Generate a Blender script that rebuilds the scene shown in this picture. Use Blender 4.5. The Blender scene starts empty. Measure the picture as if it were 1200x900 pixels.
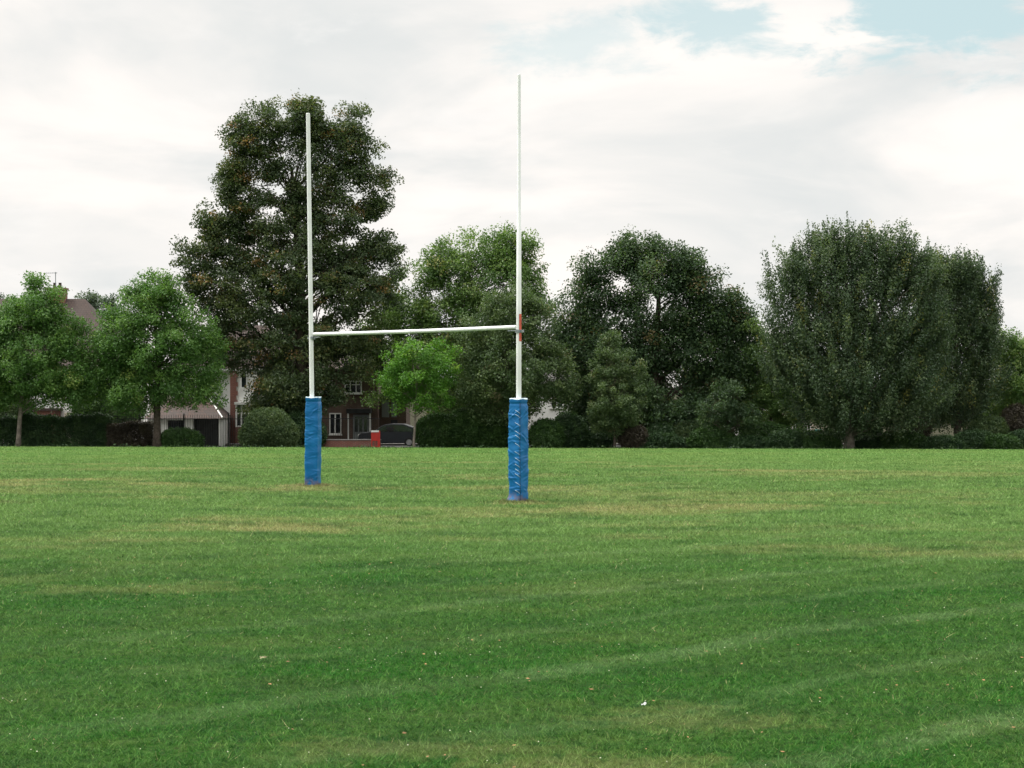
import bpy, bmesh, math, random
import numpy as np
from mathutils import Vector, Matrix

random.seed(7)
rng = np.random.default_rng(7)
S = bpy.context.scene
COL = S.collection
F = 1734.0          # focal length in pixels of a 1200 px wide frame
CAMH = 1.97
HZ = 452.0          # row of the horizon
R = math.radians

# ------------------------------------------------------------------ basics
def W(px, py, d):
    """point seen at a photo pixel, at distance d in front of the camera"""
    return ((px - 600.0) / F * d, d, CAMH - (py - HZ) / F * d)

def sm(a, b, x):
    t = np.clip((x - a) / (b - a), 0, 1)
    return t * t * (3 - 2 * t)

def H(x, y):
    """height of the ground"""
    x = np.asarray(x, float); y = np.asarray(y, float)
    t = np.clip(y - 30.0, 0, 55.0)
    h = -1.62 * t / 55.0 * sm(0, 12, t) 
    h = h - 0.0028 * np.clip(x, -60, 60) * sm(30, 85, y) 
    h = h + 0.025 * np.sin(x * 0.21 + 1.3) * np.sin(y * 0.17 + .4) * sm(2, 20, y) * (1 - sm(60, 84, y))
    h = h - 0.42 * sm(85.4, 88.0, y)
    return h

def link(o, parent=None):
    COL.objects.link(o)
    if parent is not None:
        o.parent = parent
    return o

def tag(o, label=None, cat=None, group=None, kind=None):
    if label: o['label'] = label
    if cat: o['category'] = cat
    if group: o['group'] = group
    if kind: o['kind'] = kind
    return o

def empty(name, loc=(0, 0, 0), rz=0):
    o = bpy.data.objects.new(name, None)
    o.empty_display_size = .3
    o.location = loc
    o.rotation_euler = (0, 0, rz)
    COL.objects.link(o)
    return o

def np_mesh(name, verts, faces, mat, parent=None, attr=None, smooth=False, loc=(0, 0, 0)):
    """faces: (n,k) int array; attr: dict name -> per face float array"""
    me = bpy.data.meshes.new(name)
    n, k = faces.shape
    me.vertices.add(len(verts))
    me.vertices.foreach_set('co', np.ascontiguousarray(verts, np.float32).ravel())
    me.loops.add(n * k)
    me.loops.foreach_set('vertex_index', np.ascontiguousarray(faces, np.int32).ravel())
    me.polygons.add(n)
    me.polygons.foreach_set('loop_start', np.arange(0, n * k, k, dtype=np.int32))
    me.polygons.foreach_set('loop_total', np.full(n, k, np.int32))
    if smooth:
        me.polygons.foreach_set('use_smooth', np.ones(n, bool))
    me.update(calc_edges=True)
    if attr:
        for an, av in attr.items():
            a = me.attributes.new(an, 'FLOAT', 'FACE')
            a.data.foreach_set('value', np.ascontiguousarray(av, np.float32))
    me.materials.append(mat)
    o = bpy.data.objects.new(name, me)
    o.location = loc
    return link(o, parent)

class MB:
    """collects boxes, prisms and tubes into one mesh"""
    def __init__(s): s.v = []; s.f = []
    def add(s, vs, fs):
        b = len(s.v); s.v += [tuple(v) for v in vs]; s.f += [tuple(i + b for i in f) for f in fs]
    def box(s, x0, x1, y0, y1, z0, z1):
        s.add([(x0,y0,z0),(x1,y0,z0),(x1,y1,z0),(x0,y1,z0),(x0,y0,z1),(x1,y0,z1),(x1,y1,z1),(x0,y1,z1)],
              [(0,3,2,1),(4,5,6,7),(0,1,5,4),(1,2,6,5),(2,3,7,6),(3,0,4,7)])
    def tube(s, pts, rad, n=12, cap=True):
        pts = [Vector(p) for p in pts]
        rings = []
        for i, p in enumerate(pts):
            d = (pts[min(i+1, len(pts)-1)] - pts[max(i-1, 0)]).normalized()
            u = d.cross(Vector((0, 0, 1)) if abs(d.z) < .95 else Vector((0, 1, 0))).normalized()
            w = d.cross(u)
            r = rad[i] if hasattr(rad, '__len__') else rad
            rings.append([p + (u * math.cos(a) + w * math.sin(a)) * r for a in [2*math.pi*k/n for k in range(n)]])
        vs = [v for r_ in rings for v in r_]
        fs = []
        for i in range(len(pts) - 1):
            for k in range(n):
                fs.append((i*n+k, i*n+(k+1) % n, (i+1)*n+(k+1) % n, (i+1)*n+k))
        if cap:
            fs.append(tuple(range(n-1, -1, -1))); fs.append(tuple((len(pts)-1)*n + k for k in range(n)))
        s.add(vs, fs)
    def build(s, name, mat, parent=None, smooth=False, bevel=0, loc=None):
        me = bpy.data.meshes.new(name)
        me.from_pydata(s.v, [], s.f)
        bm = bmesh.new(); bm.from_mesh(me); bmesh.ops.recalc_face_normals(bm, faces=bm.faces)
        if bevel:
            bmesh.ops.bevel(bm, geom=bm.edges[:], offset=bevel, segments=2, affect='EDGES', profile=.5)
        bm.to_mesh(me); bm.free()
        if smooth:
            for p in me.polygons: p.use_smooth = True
        me.materials.append(mat)
        o = bpy.data.objects.new(name, me)
        if loc: o.location = loc
        return link(o, parent)

# ------------------------------------------------------------------ materials
def new_mat(name):
    m = bpy.data.materials.new(name); m.use_nodes = True
    nt = m.node_tree; nt.nodes.clear()
    out = nt.nodes.new('ShaderNodeOutputMaterial')
    return m, nt, out

def N(nt, t, **k):
    n = nt.nodes.new(t)
    for a, b in k.items(): setattr(n, a, b)
    return n

def noise_of(nt, vec, scale, detail=4, rough=.55, dist=0):
    n = N(nt, 'ShaderNodeTexNoise')
    n.inputs['Scale'].default_value = scale; n.inputs['Detail'].default_value = detail
    n.inputs['Roughness'].default_value = rough; n.inputs['Distortion'].default_value = dist
    nt.links.new(vec, n.inputs['Vector'])
    return n.outputs['Fac']

def mapr(nt, val, a, b, c=0, d=1, smooth=True):
    n = N(nt, 'ShaderNodeMapRange')
    if smooth: n.interpolation_type = 'SMOOTHSTEP'
    n.inputs['From Min'].default_value = a; n.inputs['From Max'].default_value = b
    n.inputs['To Min'].default_value = c; n.inputs['To Max'].default_value = d
    nt.links.new(val, n.inputs['Value'])
    return n.outputs['Result']

def mix(nt, fac, a, b, mode='MIX'):
    n = N(nt, 'ShaderNodeMix', data_type='RGBA', blend_type=mode)
    for sock, v in ((n.inputs[0], fac), (n.inputs[6], a), (n.inputs[7], b)):
        if isinstance(v, (int, float)): sock.default_value = v
        elif isinstance(v, tuple): sock.default_value = (*v, 1) if len(v) == 3 else v
        else: nt.links.new(v, sock)
    return n.outputs[2]

def mth(nt, op, a, b=None, c=None):
    n = N(nt, 'ShaderNodeMath', operation=op)
    for i, v in enumerate((a, b, c)):
        if v is None: continue
        if isinstance(v, (int, float)): n.inputs[i].default_value = v
        else: nt.links.new(v, n.inputs[i])
    return n.outputs[0]

def plain(name, col, rough=.6, var=.25, scale=3.0, metal=0, spec=.4, bump=0, bscale=20):
    m, nt, out = new_mat(name)
    p = N(nt, 'ShaderNodeBsdfPrincipled')
    g = N(nt, 'ShaderNodeTexCoord')
    f = noise_of(nt, g.outputs['Object'], scale, 5, .6)
    c = mix(nt, mapr(nt, f, .3, .7), tuple(x * (1 - var) for x in col), tuple(min(1, x * (1 + var)) for x in col))
    nt.links.new(c, p.inputs['Base Color'])
    p.inputs['Roughness'].default_value = rough; p.inputs['Metallic'].default_value = metal
    p.inputs['Specular IOR Level'].default_value = spec
    if bump:
        b = N(nt, 'ShaderNodeBump'); b.inputs['Strength'].default_value = bump; b.inputs['Distance'].default_value = .01
        nt.links.new(noise_of(nt, g.outputs['Object'], bscale, 4), b.inputs['Height'])
        nt.links.new(b.outputs[0], p.inputs['Normal'])
    nt.links.new(p.outputs[0], out.inputs[0])
    return m

def leaf_mat(name, dark, mid, light, accent=None, trans=.32, rough=.55):
    """tint attribute per leaf picks a colour between dark, mid, light; >.93 takes the accent"""
    m, nt, out = new_mat(name)
    a = N(nt, 'ShaderNodeAttribute', attribute_name='tint')
    cr = N(nt, 'ShaderNodeValToRGB')
    e = cr.color_ramp.elements
    e[0].position = 0; e[0].color = (*dark, 1)
    e[1].position = .5; e[1].color = (*mid, 1)
    x = cr.color_ramp.elements.new(.88); x.color = (*light, 1)
    x = cr.color_ramp.elements.new(1.0); x.color = (*(accent or light), 1)
    nt.links.new(a.outputs['Fac'], cr.inputs[0])
    p = N(nt, 'ShaderNodeBsdfPrincipled')
    p.inputs['Roughness'].default_value = rough
    p.inputs['Specular IOR Level'].default_value = .35
    nt.links.new(cr.outputs[0], p.inputs['Base Color'])
    t = N(nt, 'ShaderNodeBsdfTranslucent')
    tc = mix(nt, 1.0, cr.outputs[0], (1.25, 1.3, .7), 'MULTIPLY')
    nt.links.new(tc, t.inputs['Color'])
    ms = N(nt, 'ShaderNodeMixShader'); ms.inputs[0].default_value = trans
    nt.links.new(p.outputs[0], ms.inputs[1]); nt.links.new(t.outputs[0], ms.inputs[2])
    nt.links.new(ms.outputs[0], out.inputs[0])
    return m

def brick_mat(name, c1, c2, mortar, sc=1.0, rough=.85):
    m, nt, out = new_mat(name)
    g = N(nt, 'ShaderNodeTexCoord')
    sx = N(nt, 'ShaderNodeSeparateXYZ'); nt.links.new(g.outputs['Object'], sx.inputs[0])
    cb = N(nt, 'ShaderNodeCombineXYZ')
    nt.links.new(mth(nt, 'ADD', sx.outputs[0], sx.outputs[1]), cb.inputs[0])
    nt.links.new(sx.outputs[2], cb.inputs[1])
    b = N(nt, 'ShaderNodeTexBrick')
    b.inputs['Color1'].default_value = (*c1, 1); b.inputs['Color2'].default_value = (*c2, 1); b.inputs['Mortar'].default_value = (*mortar, 1)
    b.inputs['Scale'].default_value = sc
    b.inputs['Brick Width'].default_value = .225; b.inputs['Row Height'].default_value = .075; b.inputs['Mortar Size'].default_value = .01
    nt.links.new(cb.outputs[0], b.inputs['Vector'])
    f = noise_of(nt, g.outputs['Object'], 1.7, 5)
    c = mix(nt, mapr(nt, f, .3, .7, .0, .5), b.outputs['Color'], tuple(x * .6 for x in c1))
    p = N(nt, 'ShaderNodeBsdfPrincipled'); p.inputs['Roughness'].default_value = rough
    nt.links.new(c, p.inputs['Base Color']); nt.links.new(p.outputs[0], out.inputs[0])
    return m

def tile_mat(name, c1, c2):
    m, nt, out = new_mat(name)
    g = N(nt, 'ShaderNodeTexCoord')
    b = N(nt, 'ShaderNodeTexBrick')
    b.inputs['Color1'].default_value = (*c1, 1); b.inputs['Color2'].default_value = (*c2, 1)
    b.inputs['Mortar'].default_value = (*(x * .4 for x in c1), 1)
    b.inputs['Scale'].default_value = 1; b.inputs['Brick Width'].default_value = .2; b.inputs['Row Height'].default_value = .16; b.inputs['Mortar Size'].default_value = .012
    sx = N(nt, 'ShaderNodeSeparateXYZ'); nt.links.new(g.outputs['Object'], sx.inputs[0])
    cb = N(nt, 'ShaderNodeCombineXYZ')
    nt.links.new(mth(nt, 'ADD', sx.outputs[0], mth(nt, 'MULTIPLY', sx.outputs[1], .35)), cb.inputs[0]); nt.links.new(sx.outputs[2], cb.inputs[1])
    nt.links.new(cb.outputs[0], b.inputs['Vector'])
    f = noise_of(nt, g.outputs['Object'], .9, 6)
    c = mix(nt, mapr(nt, f, .35, .65, 0, .6), b.outputs['Color'], tuple(x * .55 + .02 for x in c1))
    p = N(nt, 'ShaderNodeBsdfPrincipled'); p.inputs['Roughness'].default_value = .85
    nt.links.new(c, p.inputs['Base Color']); nt.links.new(p.outputs[0], out.inputs[0])
    return m

# lawn colour, shared by the ground sheet and the blades: a function of the place on the field only
def lawn_group():
    g = bpy.data.node_groups.new('lawn_colour', 'ShaderNodeTree')
    g.interface.new_socket('Color', in_out='OUTPUT', socket_type='NodeSocketColor')
    g.interface.new_socket('Dry', in_out='OUTPUT', socket_type='NodeSocketFloat')
    go = g.nodes.new('NodeGroupOutput')
    geo = N(g, 'ShaderNodeNewGeometry')
    sx = N(g, 'ShaderNodeSeparateXYZ'); g.links.new(geo.outputs['Position'], sx.inputs[0])
    X, Y = sx.outputs[0], sx.outputs[1]
    fl = N(g, 'ShaderNodeCombineXYZ'); g.links.new(X, fl.inputs[0]); g.links.new(Y, fl.inputs[1])
    P = fl.outputs[0]
    st = N(g, 'ShaderNodeMapping'); st.inputs['Scale'].default_value = (.45, 1.0, 1); g.links.new(P, st.inputs[0])
    PS = st.outputs[0]
    # lush green against duller green
    n1 = noise_of(g, PS, .55, 5, .6, .4)
    n2 = noise_of(g, PS, 1.9, 4, .6)
    n3 = noise_of(g, P, 7.0, 3, .6)
    lush, dull, olive = (.018, .118, .009), (.044, .132, .020), (.100, .165, .036)
    c = mix(g, mapr(g, n1, .36, .62), lush, dull)
    c = mix(g, mapr(g, n2, .50, .72, 0, .55), c, olive)
    c = mix(g, mapr(g, n3, .48, .66, 0, .6), c, (.018, .075, .014))
    n6 = noise_of(g, P, 19, 4, .7)
    c = mix(g, mapr(g, n6, .50, .60, 0, .62), c, (.010, .042, .009))
    c = mix(g, mapr(g, n6, .47, .37, 0, .5), c, (.10, .22, .05))
    # mowing stripes
    u = mth(g, 'ADD', mth(g, 'MULTIPLY', X, -.555), mth(g, 'MULTIPLY', Y, .832))
    u = mth(g, 'ADD', u, mth(g, 'MULTIPLY', mth(g, 'SUBTRACT', noise_of(g, P, .16, 2), .5), 1.6))
    s = mth(g, 'COSINE', mth(g, 'MULTIPLY', u, 2 * math.pi / 2.8))
    sb = mth(g, 'COSINE', mth(g, 'MULTIPLY', u, 2 * math.pi / 1.4))
    s2 = mth(g, 'MAXIMUM', mapr(g, s, .88, .99), mapr(g, sb, .78, 1.0, 0, .5))
    s2 = mth(g, 'MULTIPLY', s2, mapr(g, noise_of(g, P, .9, 5, .7), .36, .58, .4, 1))
    s2 = mth(g, 'MULTIPLY', s2, mapr(g, noise_of(g, P, 9, 4, .7), .38, .56, .4, 1))
    c = mix(g, mapr(g, s, -.4, -1, 0, .25), c, (.022, .095, .016))
    s2 = mth(g, 'MULTIPLY', s2, mapr(g, X, -6, 2, .12, 1))
    c = mix(g, mth(g, 'MULTIPLY', s2, .56), c, (.15, .25, .10))
    # farther part of the field: drier, yellower
    far = mapr(g, mth(g, 'ADD', Y, mth(g, 'MULTIPLY', n1, 6)), 15.5, 24.5)
    c = mix(g, mth(g, 'MULTIPLY', far, .62), c, (.145, .255, .070))
    d1 = noise_of(g, PS, .33, 6, .65, .3)
    dry = mth(g, 'MULTIPLY', mapr(g, d1, .50, .66), mapr(g, Y, 12.5, 21, .12, 1))
    dry = mth(g, 'MULTIPLY', dry, mapr(g, Y, 44, 60, 1, .22))
    # dry band on the goal line and worn spots round the pads
    def blob(cx, cy, rx, ry, k):
        a = mth(g, 'DIVIDE', mth(g, 'SUBTRACT', X, cx), rx); b = mth(g, 'DIVIDE', mth(g, 'SUBTRACT', Y, cy), ry)
        d = mth(g, 'SQRT', mth(g, 'ADD', mth(g, 'MULTIPLY', a, a), mth(g, 'MULTIPLY', b, b)))
        d = mth(g, 'ADD', d, mth(g, 'MULTIPLY', mth(g, 'ADD', mth(g, 'SUBTRACT', n2, .5), mth(g, 'SUBTRACT', n3, .5)), 2.6))
        return mth(g, 'MULTIPLY', mapr(g, d, 1.1, .35), k)
    for args in ((-1.6, 23.9, 2.6, .4, .6), (-3.95, 29.0, .9, .7, .9), (.1, 25.15, .8, .55, .95), (-5.6, 18.0, .6, .3, .35),
                 (-.4, 8.0, 1.1, .3, .38), (1.0, 8.7, .7, .4, .38), (.5, 7.6, .8, .35, .5), (-3.4, 14.3, 1.3, .5, .4), (3.3, 27, 5, 1.2, .5), (9, 33, 7, 1.4, .5), (-9.5, 27.5, 4, 1.0, .45)):
        dry = mth(g, 'MAXIMUM', dry, blob(*args))
    dryc = mix(g, mapr(g, n3, .35, .65), (.22, .235, .085), (.30, .275, .125))
    c = mix(g, mth(g, 'MULTIPLY', dry, .78), c, dryc)
    for cx_, cy_ in ((-3.93, 29.2), (.115, 25.42)):
        c = mix(g, blob(cx_, cy_, .36, .28, .6), c, (.15, .12, .065))
    # far end lighter clean green
    c = mix(g, mapr(g, Y, 38, 64, 0, .8), c, (.115, .240, .055))
    fs = noise_of(g, st.outputs[0], .12, 4, .6)
    c = mix(g, mth(g, 'MULTIPLY', mapr(g, fs, .4, .62), mapr(g, Y, 35, 60, 0, .45)), c, (.17, .25, .07))
    n4 = noise_of(g, P, 3.2, 6, .75)
    n5 = noise_of(g, st.outputs[0], 1.2, 7, .7)
    c = mix(g, mapr(g, n5, .38, .50, .55, 0), c, (.018, .075, .014))
    c = mix(g, mapr(g, n5, .56, .70, 0, .5), c, (.12, .21, .06))
    dry = mth(g, 'MULTIPLY', dry, mapr(g, n4, .38, .6, .25, 1))
    c = mix(g, 1.0, c, (.84, .86, .84), 'MULTIPLY')
    g.links.new(c, go.inputs[0]); g.links.new(dry, go.inputs[1])
    return g
LAWN = lawn_group()

def lawn_ground():
    m, nt, out = new_mat('lawn_ground')
    gr = N(nt, 'ShaderNodeGroup'); gr.node_tree = LAWN
    geo = N(nt, 'ShaderNodeNewGeometry')
    f = noise_of(nt, geo.outputs['Position'], 26, 5, .7)
    f2 = noise_of(nt, geo.outputs['Position'], 90, 3, .7)
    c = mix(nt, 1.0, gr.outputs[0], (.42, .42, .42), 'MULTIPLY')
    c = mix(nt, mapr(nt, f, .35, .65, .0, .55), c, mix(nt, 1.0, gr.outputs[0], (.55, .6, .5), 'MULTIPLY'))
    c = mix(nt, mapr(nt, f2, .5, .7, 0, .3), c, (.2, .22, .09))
    p = N(nt, 'ShaderNodeBsdfPrincipled'); p.inputs['Roughness'].default_value = 1; p.inputs['Specular IOR Level'].default_value = .05
    b = N(nt, 'ShaderNodeBump'); b.inputs['Strength'].default_value = .6; b.inputs['Distance'].default_value = .03
    nt.links.new(f, b.inputs['Height']); nt.links.new(b.outputs[0], p.inputs['Normal'])
    nt.links.new(c, p.inputs['Base Color']); nt.links.new(p.outputs[0], out.inputs[0])
    return m

def blade_mat():
    m, nt, out = new_mat('grass_blade')
    gr = N(nt, 'ShaderNodeGroup'); gr.node_tree = LAWN
    a = N(nt, 'ShaderNodeAttribute', attribute_name='tint')
    t = a.outputs['Fac']
    c = mix(nt, mapr(nt, t, 0, .6, 0, 1, False), mix(nt, 1.0, gr.outputs[0], (.42, .50, .42), 'MULTIPLY'), mix(nt, 1.0, gr.outputs[0], (1.85, 1.65, 1.8), 'MULTIPLY'))
    c = mix(nt, mapr(nt, t, .62, .86, 0, .55, False), c, (.17, .30, .07))
    c = mix(nt, mapr(nt, t, .92, .96, 0, .8, False), c, (.42, .37, .20))
    p = N(nt, 'ShaderNodeBsdfPrincipled'); p.inputs['Roughness'].default_value = .6; p.inputs['Specular IOR Level'].default_value = .12
    nt.links.new(c, p.inputs['Base Color'])
    tr = N(nt, 'ShaderNodeBsdfTranslucent'); nt.links.new(c, tr.inputs['Color'])
    ms = N(nt, 'ShaderNodeMixShader'); ms.inputs[0].default_value = .3
    nt.links.new(p.outputs[0], ms.inputs[1]); nt.links.new(tr.outputs[0], ms.inputs[2]); nt.links.new(ms.outputs[0], out.inputs[0])
    return m

M = {}
M['bark'] = plain('bark', (.075, .062, .05), .9, .4, 6, spec=.15, bump=.8, bscale=12)
M['bark_pale'] = plain('bark_pale', (.17, .15, .125), .9, .35, 6, spec=.15, bump=.6, bscale=12)
M['post_paint'] = plain('post_paint', (.74, .77, .76), .38, .07, 2.5, spec=.5)
M['steel'] = plain('galvanised_steel', (.22, .25, .26), .45, .3, 20, metal=.5)
M['red_paint'] = plain('red_paint', (.52, .09, .055), .6, .3, 25)
M['iron'] = plain('black_iron', (.012, .013, .014), .5, .3, 5)
M['render_white'] = plain('white_render', (.80, .80, .78), .85, .07, 1.2)
M['render_cream'] = plain('cream_render', (.56, .50, .40), .85, .1, 1.2)
M['frame_white'] = plain('white_window_paint', (.75, .75, .73), .5, .04, 3)
M['glass'] = plain('window_glass', (.018, .022, .026), .12, .4, 1.3, spec=.8)
M['door_dark'] = plain('dark_door', (.02, .022, .024), .5, .3, 3)
M['garage_grey'] = plain('grey_panel', (.20, .22, .22), .6, .1, 2)
M['teal'] = plain('teal_panel', (.12, .36, .33), .6, .1, 2)
M['asphalt'] = plain('asphalt', (.05, .05, .052), .9, .2, 8)
M['paving'] = plain('paving', (.18, .17, .16), .9, .2, 3)
M['kerb'] = plain('kerb_stone', (.26, .25, .24), .9, .15, 4)
M['soil'] = plain('verge_soil', (.035, .032, .022), 1, .4, 1.5, spec=.1)
M['brick'] = brick_mat('red_brick', (.24, .075, .05), (.17, .055, .04), (.22, .19, .17))
M['brick_brown'] = brick_mat('brown_brick', (.13, .075, .052), (.09, .05, .038), (.15, .13, .11))
M['tile_brown'] = tile_mat('brown_roof_tile', (.060, .038, .031), (.048, .031, .026))
M['tile_orange'] = tile_mat('orange_roof_tile', (.045, .030, .024), (.075, .038, .027))
M['tile_grey'] = tile_mat('grey_roof_tile', (.09, .085, .085), (.07, .065, .065))
M['car_paint'] = plain('dark_car_paint', (.014, .018, .024), .42, .1, 2, spec=.4)
M['tyre'] = plain('tyre_rubber', (.02, .02, .02), .8)
M['rim'] = plain('alloy_rim', (.4, .4, .41), .3, metal=.8)
M['lamp'] = plain('lamp_lens', (.6, .6, .58), .2)
M['barrier_red'] = plain('barrier_red_plastic', (.45, .03, .022), .45, .12, 4)
M['litter'] = plain('white_paper', (.42, .44, .43), .6, .05)
M['dead_leaf'] = plain('dry_leaf', (.24, .23, .12), .8, .3, 30)
M['clover'] = plain('clover_white', (.48, .50, .36), .8, .2)
M['fallen'] = plain('fallen_leaf_brown', (.26, .14, .06), .8, .4, 4)
M['ground'] = lawn_ground(); M['blade'] = blade_mat()

def vinyl():
    m, nt, out = new_mat('blue_vinyl')
    g = N(nt, 'ShaderNodeTexCoord')
    sx = N(nt, 'ShaderNodeSeparateXYZ'); nt.links.new(g.outputs['Object'], sx.inputs[0])
    f = noise_of(nt, g.outputs['Object'], 6, 5, .6)
    c = mix(nt, mapr(nt, f, .3, .7), (.002, .105, .29), (.004, .145, .37))
    # scuffs and mud low down
    d = mth(nt, 'MULTIPLY', mapr(nt, sx.outputs[2], .02, .24, 1, 0), mapr(nt, noise_of(nt, g.outputs['Object'], 12, 4), .42, .6))
    c = mix(nt, mth(nt, 'MULTIPLY', d, .7), c, (.16, .09, .075))
    sc = noise_of(nt, g.outputs['Object'], 30, 5, .7)
    c = mix(nt, mapr(nt, sc, .68, .78, 0, .3), c, (.45, .52, .58))
    p = N(nt, 'ShaderNodeBsdfPrincipled'); p.inputs['Roughness'].default_value = .42; p.inputs['Specular IOR Level'].default_value = .3
    nt.links.new(c, p.inputs['Base Color']); nt.links.new(p.outputs[0], out.inputs[0])
    return m
M['vinyl'] = vinyl()
M['vinyl_rim'] = plain('pale_pad_rim', (.5, .62, .68), .6, .15, 20)
M['strap'] = plain('dark_strap', (.012, .018, .03), .7, .3)
M['tear'] = plain('worn_foam', (.55, .62, .62), .9, .2)

L = {}
L['lime_dark'] = leaf_mat('leaf_lime_dark', (0.037, 0.060, 0.030), (0.059, 0.093, 0.039), (0.104, 0.132, 0.045), (0.235, 0.150, 0.060))
L['young'] = leaf_mat('leaf_young', (0.048, 0.113, 0.029), (0.081, 0.178, 0.040), (0.138, 0.250, 0.058), (0.227, 0.306, 0.082))
L['mid'] = leaf_mat('leaf_mid', (0.066, 0.131, 0.042), (0.107, 0.194, 0.054), (0.183, 0.270, 0.077), (0.309, 0.315, 0.114))
L['bright'] = leaf_mat('leaf_bright', (0.051, 0.141, 0.019), (0.088, 0.220, 0.029), (0.153, 0.318, 0.041), (0.245, 0.379, 0.060), trans=.36)
L['olive'] = leaf_mat('leaf_olive', (0.051, 0.090, 0.039), (0.079, 0.128, 0.051), (0.128, 0.181, 0.070), (0.191, 0.174, 0.096))
L['deep'] = leaf_mat('leaf_deep', (0.025, 0.050, 0.024), (0.043, 0.083, 0.036), (0.079, 0.134, 0.046), (0.162, 0.125, 0.058))
L['poplar'] = leaf_mat('leaf_poplar', (0.037, 0.066, 0.039), (0.066, 0.107, 0.055), (0.112, 0.159, 0.073), (0.225, 0.224, 0.066))
L['hedge'] = leaf_mat('leaf_hedge', (0.021, 0.048, 0.021), (0.038, 0.083, 0.030), (0.071, 0.131, 0.041), trans=.2)
L['hedge_green'] = leaf_mat('leaf_hedge_green', (0.023, 0.058, 0.016), (0.042, 0.098, 0.023), (0.072, 0.143, 0.034), trans=.25)
L['brownish'] = leaf_mat('leaf_brownish', (0.039, 0.033, 0.024), (0.061, 0.051, 0.037), (0.083, 0.077, 0.044), (0.121, 0.077, 0.055), trans=.2)
L['far'] = leaf_mat('leaf_far', (0.045, 0.075, 0.054), (0.072, 0.112, 0.075), (0.105, 0.150, 0.098))

# ------------------------------------------------------------------ foliage
def leaves(pos, size, up=.5, outward=None, outk=.0, aspect=.62, seed_tint=None, vert=0.0):
    """quads: returns verts, faces, tint"""
    n = len(pos)
    nrm = rng.normal(size=(n, 3)); nrm /= np.linalg.norm(nrm, axis=1)[:, None]
    nrm[:, 2] += up
    if outward is not None: nrm += outward * outk
    nrm /= np.linalg.norm(nrm, axis=1)[:, None] + 1e-9
    t = rng.normal(size=(n, 3)); t[:, 2] -= .35
    t[:, 2] += vert * 2
    t -= nrm * (t * nrm).sum(1)[:, None]; t /= np.linalg.norm(t, axis=1)[:, None] + 1e-9
    b = np.cross(nrm, t)
    l = size * rng.uniform(.65, 1.3, n)[:, None]; w = l * aspect
    v = np.empty((n, 4, 3))
    v[:, 0] = pos - t * l * .5
    v[:, 1] = pos + b * w * .5 - t * l * .08 + nrm * l * .06
    v[:, 2] = pos + t * l * .5
    v[:, 3] = pos - b * w * .5 - t * l * .08 + nrm * l * .06
    f = np.arange(n * 4).reshape(n, 4)
    return v.reshape(-1, 3), f

def fuzz_dir(d, ph, amp):
    """lumpy radius over directions"""
    s = np.zeros(len(d))
    for k in range(len(ph)):
        s += np.sin((d * ph[k, :3]).sum(1) * ph[k, 3] + ph[k, 4])
    return 1 + amp * s / math.sqrt(len(ph))

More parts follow.
